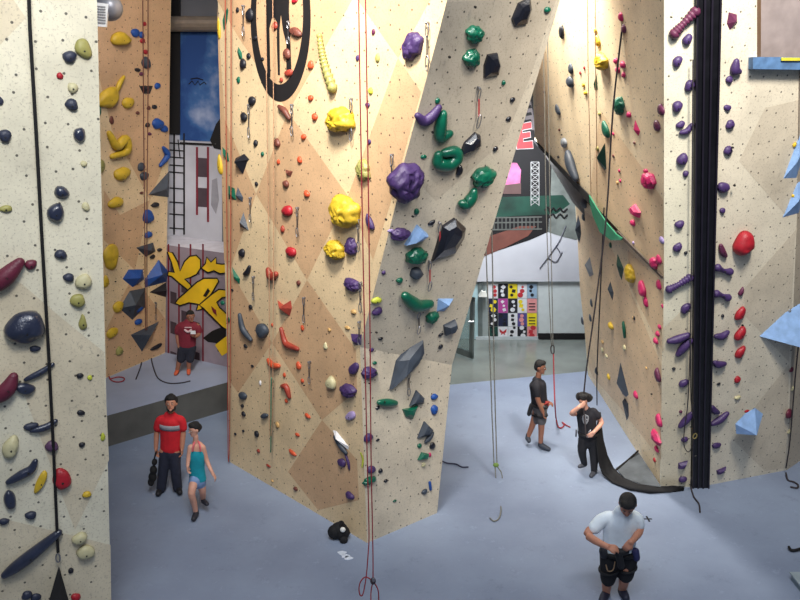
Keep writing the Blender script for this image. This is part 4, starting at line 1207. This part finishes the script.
# ------------------------------------------------------------------ people
def remesh(name, build, m, parent, vox=.011, smooth=4, cut=None):
    bm = bmesh.new(); build(bm)
    me = bpy.data.meshes.new('tmp'); bm.to_mesh(me); bm.free(); t = bpy.data.objects.new('tmp', me); C.objects.link(t)
    a = t.modifiers.new('r', 'REMESH'); a.mode = 'VOXEL'; a.voxel_size = vox; a.use_smooth_shade = True
    b = t.modifiers.new('s', 'SMOOTH'); b.iterations = smooth; b.factor = .5
    dg = bpy.context.evaluated_depsgraph_get(); dg.update(); me2 = bpy.data.meshes.new_from_object(t.evaluated_get(dg)); me2.name = name
    bpy.data.objects.remove(t); bpy.data.meshes.remove(me)
    me2.transform(Matrix.Translation(-parent.location)); me2.materials.clear(); me2.materials.append(m)
    for p in me2.polygons: p.use_smooth = True
    o = bpy.data.objects.new(name, me2); C.objects.link(o); o.parent = parent; return o
def person(foot, label, Y0, sc, skin, chains, head, hands, clothes, hair, extras=()):
    """chains: limbs as [(x, y, dy, r_px)...] read in the person's own depth; everything ends as one body mesh plus clothing children"""
    root = empty('person', foot, label, 'person')
    s = (foot - EYE).dot(FW) / FPX
    def pt(q): return P(q[0], q[1], Y0 + q[2])
    def ch(bm, c, flat=1, k=1.0, extra=0): tube(bm, crm([pt(q) for q in c], 3) if len(c) > 2 else [pt(q) for q in c], crm_r([q[3] * s * k + extra for q in c], 3 if len(c) > 2 else 1), 14, flat, V((0, 1, 0)))
    def crm_r(r, n):
        if n == 1: return r
        v = crm([V((a, 0, 0)) for a in r], n); return [a.x for a in v]
    hx, hy, hd, rx, ry, yaw, tilt = head
    hc = pt((hx, hy, hd)); Rm = Matrix.Rotation(math.radians(yaw), 3, 'Z') @ Matrix.Rotation(math.radians(tilt), 3, 'X')   # local -Y is the face
    hr = V((rx * s, rx * s * 1.18, ry * s))
    def hp(x, y, z): return hc + Rm @ V((x * hr.x, y * hr.y, z * hr.z))
    def body(bm):
        for c, fl in chains: ch(bm, c, fl)
        ellipsoid(bm, hp(0, .05, .12), (hr.x, hr.y * .95, hr.z * .85), Rm); ellipsoid(bm, hp(0, -.22, -.38), (hr.x * .72, hr.y * .68, hr.z * .6), Rm)
        tube(bm, [hp(0, -.86, .18), hp(0, -1.08, -.12)], [hr.x * .10, hr.x * .17], 8)                       # nose
        for sx in (-1, 1):
            ellipsoid(bm, hp(sx * 1.0, .1, -.05), (hr.x * .13, hr.y * .2, hr.z * .24), Rm)                  # ears
        ellipsoid(bm, hp(0, -.80, -.72), (hr.x * .3, hr.y * .18, hr.z * .16), Rm)                           # chin
        for w, d, n, side in hands: hand(bm, pt(w), V(d).normalized(), V(n).normalized(), sc, side)
    remesh('body', body, skin, root, .0095, 3)
    M_eye = mat('eye_white', (230, 228, 222), .3); M_iris = mat('eye_dark', (36, 26, 22), .3); M_lip = mat('lips', (150, 78, 70), .5)
    for sx in (-1, 1):
        bm = bmesh.new(); ellipsoid(bm, hp(sx * .36, -.80, .10), (hr.x * .12, hr.y * .12, hr.z * .055), Rm, 10); e = obj('eye', bm, M_eye, root, smooth=True)
        bm = bmesh.new(); ellipsoid(bm, hp(sx * .36, -.91, .10), (hr.x * .07, hr.y * .05, hr.z * .06), Rm, 8); ir = obj('iris', bm, M_iris, root, smooth=True); ir.parent = e
        bm = bmesh.new(); tube(bm, [hp(sx * .18, -.93, .27), hp(sx * .36, -.92, .31), hp(sx * .54, -.80, .27)], hr.x * .035, 6); obj('eyebrow', bm, hair[0], root)
    bm = bmesh.new(); tube(bm, [hp(-.24, -.84, -.46), hp(0, -.92, -.47), hp(.24, -.84, -.46)], hr.x * .06, 6); obj('mouth', bm, M_lip, root)
    def hb(bm):
        for x, y, z, a, b, c in hair[1]: ellipsoid(bm, hp(x, y, z), (hr.x * a, hr.y * b, hr.z * c), Rm)
    remesh('hair', hb, hair[0], root, .009, 2)
    for nm, m, cs, extra in clothes:
        def cb(bm):
            for c, fl in cs: ch(bm, c, fl, 1, extra)
        remesh(nm, cb, m, root, .012, 2)
    for f in extras: f(root, pt, s)
    return root
def hand(bm, w, d, n, sc, side):
    n = (n - d * n.dot(d)).normalized(); k = d.cross(n) * side
    for i in range(4):
        b0 = w + k * (i - 1.5) * .019 * sc; b1 = w + (d * .088 + k * (i - 1.5) * .0235) * sc; tube(bm, [b0, b1], [.017 * sc, .0135 * sc], 8)
        L = (.072, .082, .076, .060)[i] * sc; p1 = b1 + (d * .82 + n * .45) * L * .5; p2 = p1 + (d * .55 + n * .8) * L * .5
        tube(bm, [b1, p1, p2], [.0105 * sc, .0095 * sc, .0085 * sc], 8)
    t0 = w + (d * .02 - k * .03) * sc; t1 = t0 + (d * .035 - k * .028 + n * .01) * sc; t2 = t1 + (d * .035 + n * .015) * sc
    tube(bm, [t0, t1, t2], [.015 * sc, .0125 * sc, .0105 * sc], 8)
SK1 = mat('skin_tan', (184, 128, 104), .55, 0, .06, 12); SK2 = mat('skin_light', (214, 160, 138), .55, 0, .06, 12); SK3 = mat('skin_brown', (150, 100, 78), .55, 0, .06, 12)
HB = mat('hair_black', (18, 16, 18), .6, 0, .4, 40, .5)
SHORT = [(0, .22, .30, 1.05, .95, .82), (0, .45, .05, 1.0, .7, .7), (0, -.25, .72, .85, .6, .38)]
CURLY = SHORT + [(.5, 0, .75, .5, .5, .4), (-.5, 0, .75, .5, .5, .4), (0, .2, .95, .6, .6, .35), (.85, .2, .4, .4, .5, .5), (-.85, .2, .4, .4, .5, .5)]
def shoe(m, toe_heel):
    def f(root, pt, s):
        for a, b, r in toe_heel:
            def sb(bm):
                A, B = pt(a), pt(b); rr = r * s
                A.z = max(A.z, root.location.z + rr * .7); B.z = max(B.z, root.location.z + rr * .6); 
                tube(bm, [A, A.lerp(B, .5), B], [rr, rr * 1.0, rr * .85], 12, 1); tube(bm, [A + V((0, 0, rr * .2)), A + V((0, 0, rr * 1.5))], [rr * .95, rr * .75], 12)
            o = remesh('shoe', sb, m, root, .011, 2)
            for v in o.data.vertices:
                if v.co.z < .004: v.co.z = .004
    return f
def part(name, m, strokes, flat=1):
    def f(root, pt, s):
        bm = bmesh.new()
        for st in strokes: tube(bm, crm([pt(q) for q in st], 3) if len(st) > 2 else [pt(q) for q in st], st[0][3] * s, 8, flat, V((0, 1, 0)))
        obj(name, bm, m, root, smooth=True)
    return f
def belt(name, m, rings):
    """rings round the body: centre, half width px, half depth m, tube px"""
    def f(root, pt, s):
        bm = bmesh.new()
        for x, y, dy, w, dep, r, tl in rings:
            c = pt((x, y, dy)); tube(bm, [c + V((math.cos(t) * w * s, math.sin(t) * dep, math.cos(t) * tl)) for t in [i * math.pi / 10 for i in range(21)]], r * s, 8, .6, V((0, 1, 0)), round_ends=False)
        obj(name, bm, m, root, smooth=True)
    return f
# --- man in red shirt
def stripe_band(root, pt, s):
    bm = bmesh.new(); tube(bm, [pt((170.6, y, 0)) for y in (423.2, 425.5, 428)], [10.25 * s + .018, 10.05 * s + .018, 9.95 * s + .018], 28, .69, V((0, 1, 0)), round_ends=False)
    obj('shirt_stripe', bm, mat('stripe_grey', (150, 150, 160), .85), root, smooth=True)
f = G(168, 493); Y = f.y
M_redt = mat('tshirt_red', (196, 26, 40), .85, 0, .1, 14); M_jean = mat('jeans_dark', (38, 42, 60), .85, 0, .15, 14); M_shk = mat('shoe_black', (26, 26, 32), .6)
person(f, 'bearded man in red t-shirt with grey stripe and dark jeans, holding a black bag', Y, .95, SK1,
    [([(171, 446, 0, 8.5), (170.5, 432, 0, 9), (170.5, 421, 0, 8.6), (170.5, 417, 0, 4.5)], .62), ([(170.5, 418, 0, 3.3), (171, 408, 0, 3.1)], 1),
     ([(160, 421, 0, 2.6), (157, 431, .02, 2.8), (156, 446, -.02, 2.2), (156, 449, -.03, 1.9)], 1), ([(181, 421, 0, 2.6), (183, 432, .02, 2.8), (182.2, 446, -.02, 2.2), (182, 449, -.03, 1.9)], 1),
     ([(165, 450, 0, 5.5), (163, 469, 0, 4), (160.5, 488, .02, 2.8)], 1), ([(175, 450, 0, 5.5), (176, 469, 0, 4), (178, 487, .04, 2.8)], 1)],
    (171.2, 403.6, -.03, 5.2, 7.6, 6, -8), [((156, 449, -.03), (0, -.1, -1), (1, 0, 0), 1), ((182, 449, -.03), (0, -.1, -1), (-1, 0, 0), -1)],
    [('tshirt', M_redt, [([(170.5, 449, 0, 9.4), (170.5, 440, 0, 9.2), (170.5, 430, 0, 9.8), (170.5, 421, 0, 10.2), (170.5, 417, 0, 6.5)], .66), ([(165, 418.5, 0, 3.4), (160, 420.5, 0, 3.7), (157.6, 428, .01, 3.5)], 1), ([(176, 418.5, 0, 3.4), (181, 420.5, 0, 3.7), (182.9, 428, .01, 3.5)], 1)], .012),
     ('jeans', M_jean, [([(170, 447, 0, 9), (170, 452, 0, 9.5)], .66), ([(165.5, 452, 0, 5.8), (163.5, 469, 0, 4.9), (161, 489, .02, 4.2)], 1), ([(174.5, 452, 0, 5.8), (175.5, 469, 0, 4.9), (177.6, 488, .04, 4.4)], 1)], .006)],
    (HB, CURLY + [(0, -.5, -.74, .66, .42, .26), (.62, -.2, -.5, .25, .4, .4), (-.62, -.2, -.5, .25, .4, .4)]),
    [shoe(M_shk, [((160.5, 489, .03), (158, 494, -.12), 3.2), ((178, 488, .05), (180, 492.5, -.10), 3.2)]),
     stripe_band])
bt = empty('shoulder_bag', P(155, 455, Y - .02), "black bag hanging from the red-shirted man's hand", 'bag')
def bb(bm):
    for x, y, r in ((154.5, 462, 2.6), (153.5, 470, 3.6), (152.5, 477, 4), (151, 482, 3.2)): ellipsoid(bm, P(x, y, Y - .06), (r * .0165, .06, r * .022))
remesh('pouch', bb, M_bag, bt, .012, 2)
bm = bmesh.new(); tube(bm, crm([P(156, 452, Y - .08), P(154.5, 458, Y - .08), P(153.5, 464, Y - .08)], 3), .014, 5); obj('strap', bm, M_bag, bt)
# --- woman in teal
f = G(196, 517); Y = f.y
M_teal = mat('tank_teal', (20, 152, 170), .8, 0, .1, 14); M_den = mat('denim_pale', (126, 156, 200), .85)
person(f, 'woman in teal tank top and pale shorts walking, dark hair tied back', Y, .85, SK2,
    [([(197.5, 476, .05, 7), (196.5, 466, .03, 6), (196.5, 455, 0, 6.6), (197, 446, 0, 6.5), (196, 443, 0, 4)], .7), ([(196, 445, 0, 2.6), (195.5, 436, -.03, 2.6)], 1),
     ([(202.5, 447, 0, 3), (206.5, 460, .02, 2.3), (211, 470, -.05, 1.8), (213, 474, -.06, 1.6)], 1), ([(190.5, 447, -.02, 2.8), (188.6, 457.5, -.05, 2.2), (187.7, 466, -.12, 1.7)], 1),
     ([(195, 479, 0, 5), (191.5, 493, -.12, 3.6), (194, 503, -.05, 3.1), (196, 514, 0, 2.1)], 1), ([(200, 479, .08, 5), (202.5, 491, .10, 3.5), (203, 501, .28, 2.4)], 1)],
    (194.3, 429.3, -.03, 4.6, 7.2, -48, 12), [((213, 474, -.06), (.5, 0, -1), (-1, 0, 0), -1), ((187.7, 466, -.12), (0, -.1, -1), (1, 0, 0), 1)],
    [('tank_top', M_teal, [([(197.8, 479, .05, 8), (197, 468, .03, 7.1), (196.8, 456, 0, 7.3), (196.8, 451, 0, 6.6)], .74)], .008),
     ('shorts', M_den, [([(197.5, 477, .05, 7.8), (197.5, 481, .05, 8)], .74), ([(195, 479, 0, 5.4), (194, 484, -.02, 5.2)], 1), ([(200, 479, .08, 5.4), (200.8, 484, .08, 5)], 1)], .006)],
    (HB, SHORT + [(.5, .6, .3, .7, .6, .6), (0, .9, .0, .8, .6, .5), (.3, .5, .7, .7, .6, .4)]),
    [shoe(mat('sandal_dark', (38, 38, 48), .6), [((196.3, 513, 0), (193.5, 519, -.15), 2.9), ((203.3, 501, .2), (207, 504, .1), 2.6)]),
     part('shoulder_strap', mat('strap_pink', (224, 110, 120), .7), [[(192.5, 451, -.10, .8), (193.3, 446, -.10, .8), (194.5, 441.5, -.04, .8)], [(200.5, 451, -.10, .8), (200, 446, -.10, .8), (198.5, 441.5, -.04, .8)]])])
# --- man in maroon on the platform
f = G(183, 374, PZ); Y = f.y
M_maro = mat('tshirt_maroon', (118, 30, 48), .85, 0, .1, 14); M_dsh = mat('shorts_dark', (34, 36, 50), .85); M_osh = mat('shoe_orange', (196, 88, 56), .6)
person(f, 'man in maroon t-shirt and dark shorts standing before the yellow graffiti', Y, .8, SK3,
    [([(187, 343, 0, 7.5), (187.5, 334, 0, 8), (188, 326, 0, 8.5), (188.5, 323, 0, 5)], .62), ([(189, 325, 0, 2.6), (190, 319, 0, 2.5)], 1),
     ([(180, 326, 0, 3), (177.6, 335, 0, 2.3), (178, 343, -.05, 1.7)], 1), ([(197, 326, 0, 3), (199, 333.5, -.02, 2.3), (196, 336.5, -.15, 1.8)], 1),
     ([(183, 344, 0, 4.6), (180.5, 356, 0, 3.2), (177.3, 370, 0, 1.9)], 1), ([(191, 344, 0, 4.6), (189.3, 356, 0, 3.2), (188.7, 369, 0, 1.9)], 1)],
    (190.6, 316.2, -.02, 3.9, 5.4, 28, 5), [((178, 343, -.05), (0, -.1, -1), (1, 0, 0), 1), ((196, 336.5, -.15), (-1, -.3, .1), (0, 0, 1), -1)],
    [('tshirt', M_maro, [([(187, 345, 0, 8.2), (187.5, 334, 0, 8.6), (188, 326, 0, 9.3), (188.5, 323.5, 0, 5)], .68), ([(182, 325.5, 0, 3.4), (179, 328, 0, 3.4), (177.8, 332, 0, 3)], 1), ([(194, 325.5, 0, 3.4), (197.5, 328, 0, 3.4), (198.8, 331.5, 0, 3)], 1)], .01),
     ('shorts', M_dsh, [([(187, 344, 0, 7.9), (187, 348, 0, 8)], .68), ([(183, 347, 0, 4.9), (181, 359, 0, 4.1)], 1), ([(191, 347, 0, 4.9), (190, 359, 0, 4.1)], 1)], .006)],
    (HB, SHORT), [shoe(M_osh, [((177.3, 371, 0), (175.5, 374, -.1), 2.1), ((188.7, 370, 0), (188.5, 373.5, -.1), 2.1)]),
     part('shirt_print', mat('print_pale', (200, 170, 176), .7), [[(185, 330, -.14, 1.1), (188, 332, -.15, 1.1), (191, 330, -.14, 1.1)], [(185, 327.5, -.14, .6), (191, 327.5, -.14, .6)]])])
bm = bmesh.new(); c = P(193, 332.5, Y - .30); box(bm, (c.x - .05, c.y, c.z - .035), (c.x + .05, c.y + .012, c.z + .035)); o = obj('phone', bm, mat('phone_white', (226, 226, 230), .2)); recenter(o, c); tag(o, "small pale phone in the hand of the man in maroon", 'phone')
# --- man in black, side on
f = G(539, 448); Y = f.y
M_bt = mat('tshirt_black', (32, 32, 40), .85, 0, .1, 14); M_gs = mat('shorts_grey', (92, 90, 92), .85); M_har = mat('harness_black', (22, 22, 26), .7); M_hr = mat('harness_red', (150, 50, 48), .7)
person(f, 'man in black t-shirt and grey shorts wearing harness, seen from the side', Y, .92, SK3,
    [([(540, 402, 0, 6.6), (538.5, 392, 0, 7), (537.5, 385, 0, 6), (537, 382, 0, 3)], .95), ([(537.6, 381, 0, 2.9), (538.8, 373, 0, 2.8)], 1),
     ([(536.5, 387, -.15, 2.4), (537.5, 398, -.2, 2.5), (542, 410, -.22, 1.9), (543, 412.5, -.22, 1.7)], 1), ([(539, 387, .15, 2.4), (542, 396, .17, 2.4), (547, 401.5, .05, 1.8)], 1),
     ([(538, 405, .08, 4.8), (533.5, 422, .08, 3.3), (527.5, 438, .10, 2.2)], 1), ([(541, 405, -.08, 4.8), (541.5, 423, -.08, 3.4), (540.5, 444, -.05, 2.2)], 1)],
    (540.2, 367.2, 0, 4.6, 7, 68, 10), [((543, 412.5, -.22), (.2, 0, -1), (1, 0, 0), 1), ((547, 401.5, .05), (.8, -.5, -.2), (0, 0, -1), 1)],
    [('tshirt', M_bt, [([(539.5, 403, 0, 7.4), (538.5, 392, 0, 7.5), (537.6, 384, 0, 7.6), (537, 380.5, 0, 4.4)], .98), ([(536.8, 384.5, -.12, 3.6), (536.6, 388, -.16, 3.7), (537.3, 395, -.18, 3.2)], 1), ([(539, 384, .15, 3.5), (540, 390, .16, 3.3)], 1)], .01),
     ('shorts', M_gs, [([(540, 403, 0, 7.2), (540, 408, 0, 7.4)], .95), ([(538.5, 407, .08, 5.2), (536, 420, .08, 4.4)], 1), ([(541.5, 407, -.08, 5.2), (541.6, 421, -.08, 4.5)], 1)], .006)],
    (HB, SHORT), [shoe(mat('shoe_slate', (48, 54, 66), .6), [((527.6, 438, .10), (529, 441, .02), 2.6), ((540.5, 445, -.05), (548.5, 450, -.12), 2.9)]),
     belt('harness', M_har, [(540, 404, 0, 8, .20, 1.3, 0), (537.5, 414, .08, 5.6, .12, 1, .01), (541.6, 415, -.08, 5.6, .12, 1, .01)]),
     part('harness_gear', M_hr, [[(546, 402, -.1, 1.2), (548, 405, -.1, 1.2), (546, 409, -.1, 1.2)], [(545, 404, -.14, 1), (549, 402, -.14, 1)]]),
     part('chalk_bag', M_har, [[(531.5, 405, 0, 2.2), (530, 410, 0, 2.4), (529, 414, 0, 1.6)]])])
# --- woman in black belaying
f = G(591, 474); Y = f.y
M_leg = mat('leggings_black', (24, 24, 30), .8); M_prt = mat('print_white', (150, 152, 158), .8)
person(f, 'woman in black t-shirt and leggings, one hand raised to her face, belaying', Y, .88, SK2,
    [([(588, 434, 0, 8), (587, 424, 0, 7.4), (586.5, 414, 0, 8), (586, 410.5, 0, 5)], .68), ([(586, 412, 0, 2.8), (584.5, 404, -.03, 2.7)], 1),
     ([(579, 413, 0, 2.6), (571.8, 413.5, -.18, 2.5), (578, 408, -.27, 2), (579.5, 406.8, -.27, 1.8)], 1), ([(595, 413, 0, 2.6), (601.5, 422.5, .0, 2.5), (595, 431, -.2, 1.9), (593.5, 432.8, -.22, 1.8)], 1),
     ([(584, 437, 0, 5), (582, 451, 0, 3.5), (584.5, 465, .1, 2.3)], 1), ([(592, 437, 0, 5), (594, 455, 0, 3.6), (594, 473, 0, 2.3)], 1)],
    (583.2, 400.4, -.05, 4.5, 6.6, -14, 22), [((579.5, 406.8, -.27), (.9, .2, .5), (0, 1, 0), 1), ((593.5, 432.8, -.22), (-.8, -.2, -.5), (0, 1, 0), -1)],
    [('tshirt', M_bt, [([(588, 436, 0, 9), (587, 424, 0, 8.6), (586.5, 415, 0, 9), (586, 411, 0, 5)], .72), ([(580, 411.5, 0, 3.6), (576.5, 412.5, -.06, 3.3)], 1), ([(593, 411.5, 0, 3.6), (597.5, 416, 0, 3.4)], 1)], .01),
     ('leggings', M_leg, [([(588, 435, 0, 8.6), (588, 440, 0, 8.8)], .72), ([(584, 439, 0, 5.4), (582, 451, 0, 4), (584.5, 464, .1, 2.7)], 1), ([(592, 439, 0, 5.4), (594, 455, 0, 4.1), (594, 472, 0, 2.7)], 1)], .006)],
    (HB, SHORT + [(-.95, .35, .45, .7, .8, .6), (1.1, .35, .35, .8, .8, .65), (0, .2, .85, 1.25, .8, .5), (1.55, .4, .35, .45, .5, .45), (-.6, .1, .9, .6, .6, .4), (.7, .1, .95, .6, .6, .4), (.2, -.2, 1.0, .7, .5, .35)]),
    [shoe(mat('sandal_grey', (70, 72, 80), .6), [((585, 464.5, .1), (579.5, 466.5, .06), 2.4), ((594, 473, 0), (591, 478, -.12), 2.6)]),
     belt('harness', M_har, [(588, 433, 0, 9.4, .16, 1.2, 0)]),
     part('shirt_print', M_prt, [[(583.5, 416, -.135, .8), (583, 420, -.135, .8), (585.5, 424, -.135, .8), (588, 420, -.135, .8), (587.5, 416, -.135, .8), (583.5, 416, -.135, .8)], [(585.5, 415, -.135, .8), (585.5, 423, -.135, .8)], [(583.5, 419.5, -.135, .6), (588, 419.5, -.135, .6)]]),
     part('harness_gear', M_steel, [[(590.5, 430, -.2, .7), (588.5, 433, -.22, .7), (587.5, 437, -.22, .7)], [(576.5, 430, -.05, .9), (576, 436, -.05, .9)]])])
# --- man in white, head bowed, handling his harness
f = G(615, 598); Y = f.y
M_wt = mat('tshirt_white', (226, 238, 248), .85, 0, .05, 14); M_bsh = mat('shorts_black', (20, 21, 27), .85)
person(f, 'man in white t-shirt and black shorts looking down, tying into his harness', Y, 1.0, SK1,
    [([(619, 552, .02, 14), (619.5, 538, .03, 14), (621, 524, 0, 14), (622, 519, -.04, 10), (622, 515, -.06, 5)], .62), ([(622, 515, -.05, 4.2), (626, 505, -.13, 4.8)], 1),
     ([(604, 519, 0, 4.6), (596, 526, .02, 4.6), (587.5, 534, -.02, 4.2), (596, 541, -.2, 3.8), (607, 546.5, -.33, 2.8)], 1), ([(636, 518, 0, 4.6), (639, 525, 0, 4.8), (639, 532, -.05, 4), (634, 539, -.25, 3.2), (631, 542, -.32, 2.8)], 1),
     ([(610, 555, .02, 9), (607.5, 575, -.02, 6), (606, 596, .05, 3.5)], 1), ([(628, 555, .02, 9), (625, 575, -.04, 6), (622, 592, .10, 3.6)], 1)],
    (627.6, 504.5, -.17, 7.7, 11.2, -18, 40), [((608, 547, -.33), (1, -.15, -.12), (0, .6, -1), 1), ((631, 542, -.32), (-.6, -.1, -.8), (.3, 1, -.2), -1)],
    [('tshirt', M_wt, [([(619, 552, .02, 15.5), (619.5, 538, .02, 15.5), (621, 524, 0, 16), (622, 517, -.03, 13.5), (622, 512, -.06, 8)], .68), ([(609, 517, 0, 5.6), (601, 521, .02, 6), (594.5, 528, .01, 5.6)], 1), ([(632, 516, 0, 5.6), (637, 519, 0, 5.6), (639, 525, 0, 5)], 1)], .01),
     ('shorts', M_bsh, [([(619, 549, .02, 15.5), (619, 557, .02, 16)], .7), ([(610.5, 556, .02, 10), (608, 579, -.02, 7)], 1), ([(628, 556, .02, 9.6), (625.5, 575, -.03, 7.4)], 1)], .008)],
    (HB, [(0, .18, .30, 1.10, 1.0, .9), (0, .5, .05, 1.05, .75, .8), (0, -.28, .76, .9, .65, .4)]),
    [shoe(mat('shoe_night', (28, 32, 52), .6), [((606, 594, .05), (602, 601, -.15), 4.4), ((622, 591, .10), (626, 598, -.08), 4.6)]),
     belt('harness', M_har, [(619, 551, .02, 16.8, .165, 2.2, 0), (609, 569, -.01, 9.6, .13, 1.5, .02), (626.5, 567, -.01, 9.6, .13, 1.5, .02)]),
     part('harness_gear', M_har, [[(614, 549, -.26, 3.5), (620, 552, -.28, 3.8), (626, 551, -.27, 3.2)], [(618, 553, -.27, 3.5), (620, 560, -.25, 3.2), (621, 566, -.22, 2.4)]]),
     part('chalk_bag', mat('bag_slate', (44, 46, 54), .8), [[(603, 550, -.06, 4), (604, 555, -.06, 4.3)]]),
     part('gear_pouch', mat('pouch_blue', (44, 48, 96), .7), [[(635.5, 551, -.10, 3.6), (636.5, 558, -.10, 4)]]),
     part('gear_loop', mat('cord_tan', (150, 122, 92), .7), [[(606, 565, -.2, .6), (608, 571, -.21, .6), (613, 570, -.21, .6), (615, 562, -.22, .6)]])])

# ------------------------------------------------------------------ light
def area(name, loc, target, power, size, col=(1, .93, .82), spread=160):
    l = bpy.data.lights.new(name, 'AREA'); l.energy = power; l.size = size; l.color = col; l.spread = math.radians(spread)
    o = bpy.data.objects.new(name, l); C.objects.link(o); o.location = loc; d = V(target) - V(loc); o.rotation_euler = d.to_track_quat('-Z', 'Y').to_euler(); return o
def spot(name, loc, target, power, ang, col=(1, .93, .82), blend=.8, r=.7):
    l = bpy.data.lights.new(name, 'SPOT'); l.energy = power; l.spot_size = math.radians(ang); l.spot_blend = blend; l.color = col; l.shadow_soft_size = r
    o = bpy.data.objects.new(name, l); C.objects.link(o); o.location = loc; d = V(target) - V(loc); o.rotation_euler = d.to_track_quat('-Z', 'Y').to_euler(); return o
spot('lamp_tower', (-1.4, 6.8, 10.6), PL.hit(335, 0), 4600, 72, blend=1)
spot('lamp_left', (-1.5, 3.6, 9.5), LP.hit(60, 180), 900, 95)
spot('fill_facet', (3.6, 4.5, 9.0), PR1.hit(430, 330), 620, 50, (1, .95, .88), blend=1)  # added fill light that lifts the tower's right face, not a gym fitting
spot('lamp_side', (1.3, 12.6, 10.2), R1U.hit(590, 60), 4200, 75, blend=1)
spot('lamp_side_far', (1.0, 16.2, 9.4), R1U.hit(572, 60), 1500, 70, blend=1)
spot('lamp_right', (3.6, 5.4, 10.6), R3.hit(745, 60), 3900, 78, blend=1)
spot('lamp_back_left', (-3.5, 11.5, 10.0), W2.hit(130, 80), 700, 60, (1, .84, .76), blend=1)
area('fill_back_hall', (2.5, 17.6, 5.6), (2.8, 20, 1.5), 300, 1.6, (.92, .96, 1))  # added fill that brightens the back hall walls, stands for no real fitting
area('daylight', (0, 2.0, 12), (1, 11, 0), 570, 7, (.80, .88, 1), 150)
w = bpy.data.worlds.new('world'); bpy.context.scene.world = w; w.use_nodes = True
w.node_tree.nodes['Background'].inputs[0].default_value = (.72, .82, 1, 1); w.node_tree.nodes['Background'].inputs[1].default_value = .10
sc_ = bpy.context.scene; sc_.view_settings.view_transform = 'Standard'; sc_.view_settings.look = 'None'; sc_.view_settings.gamma = 1; sc_.view_settings.exposure = 0
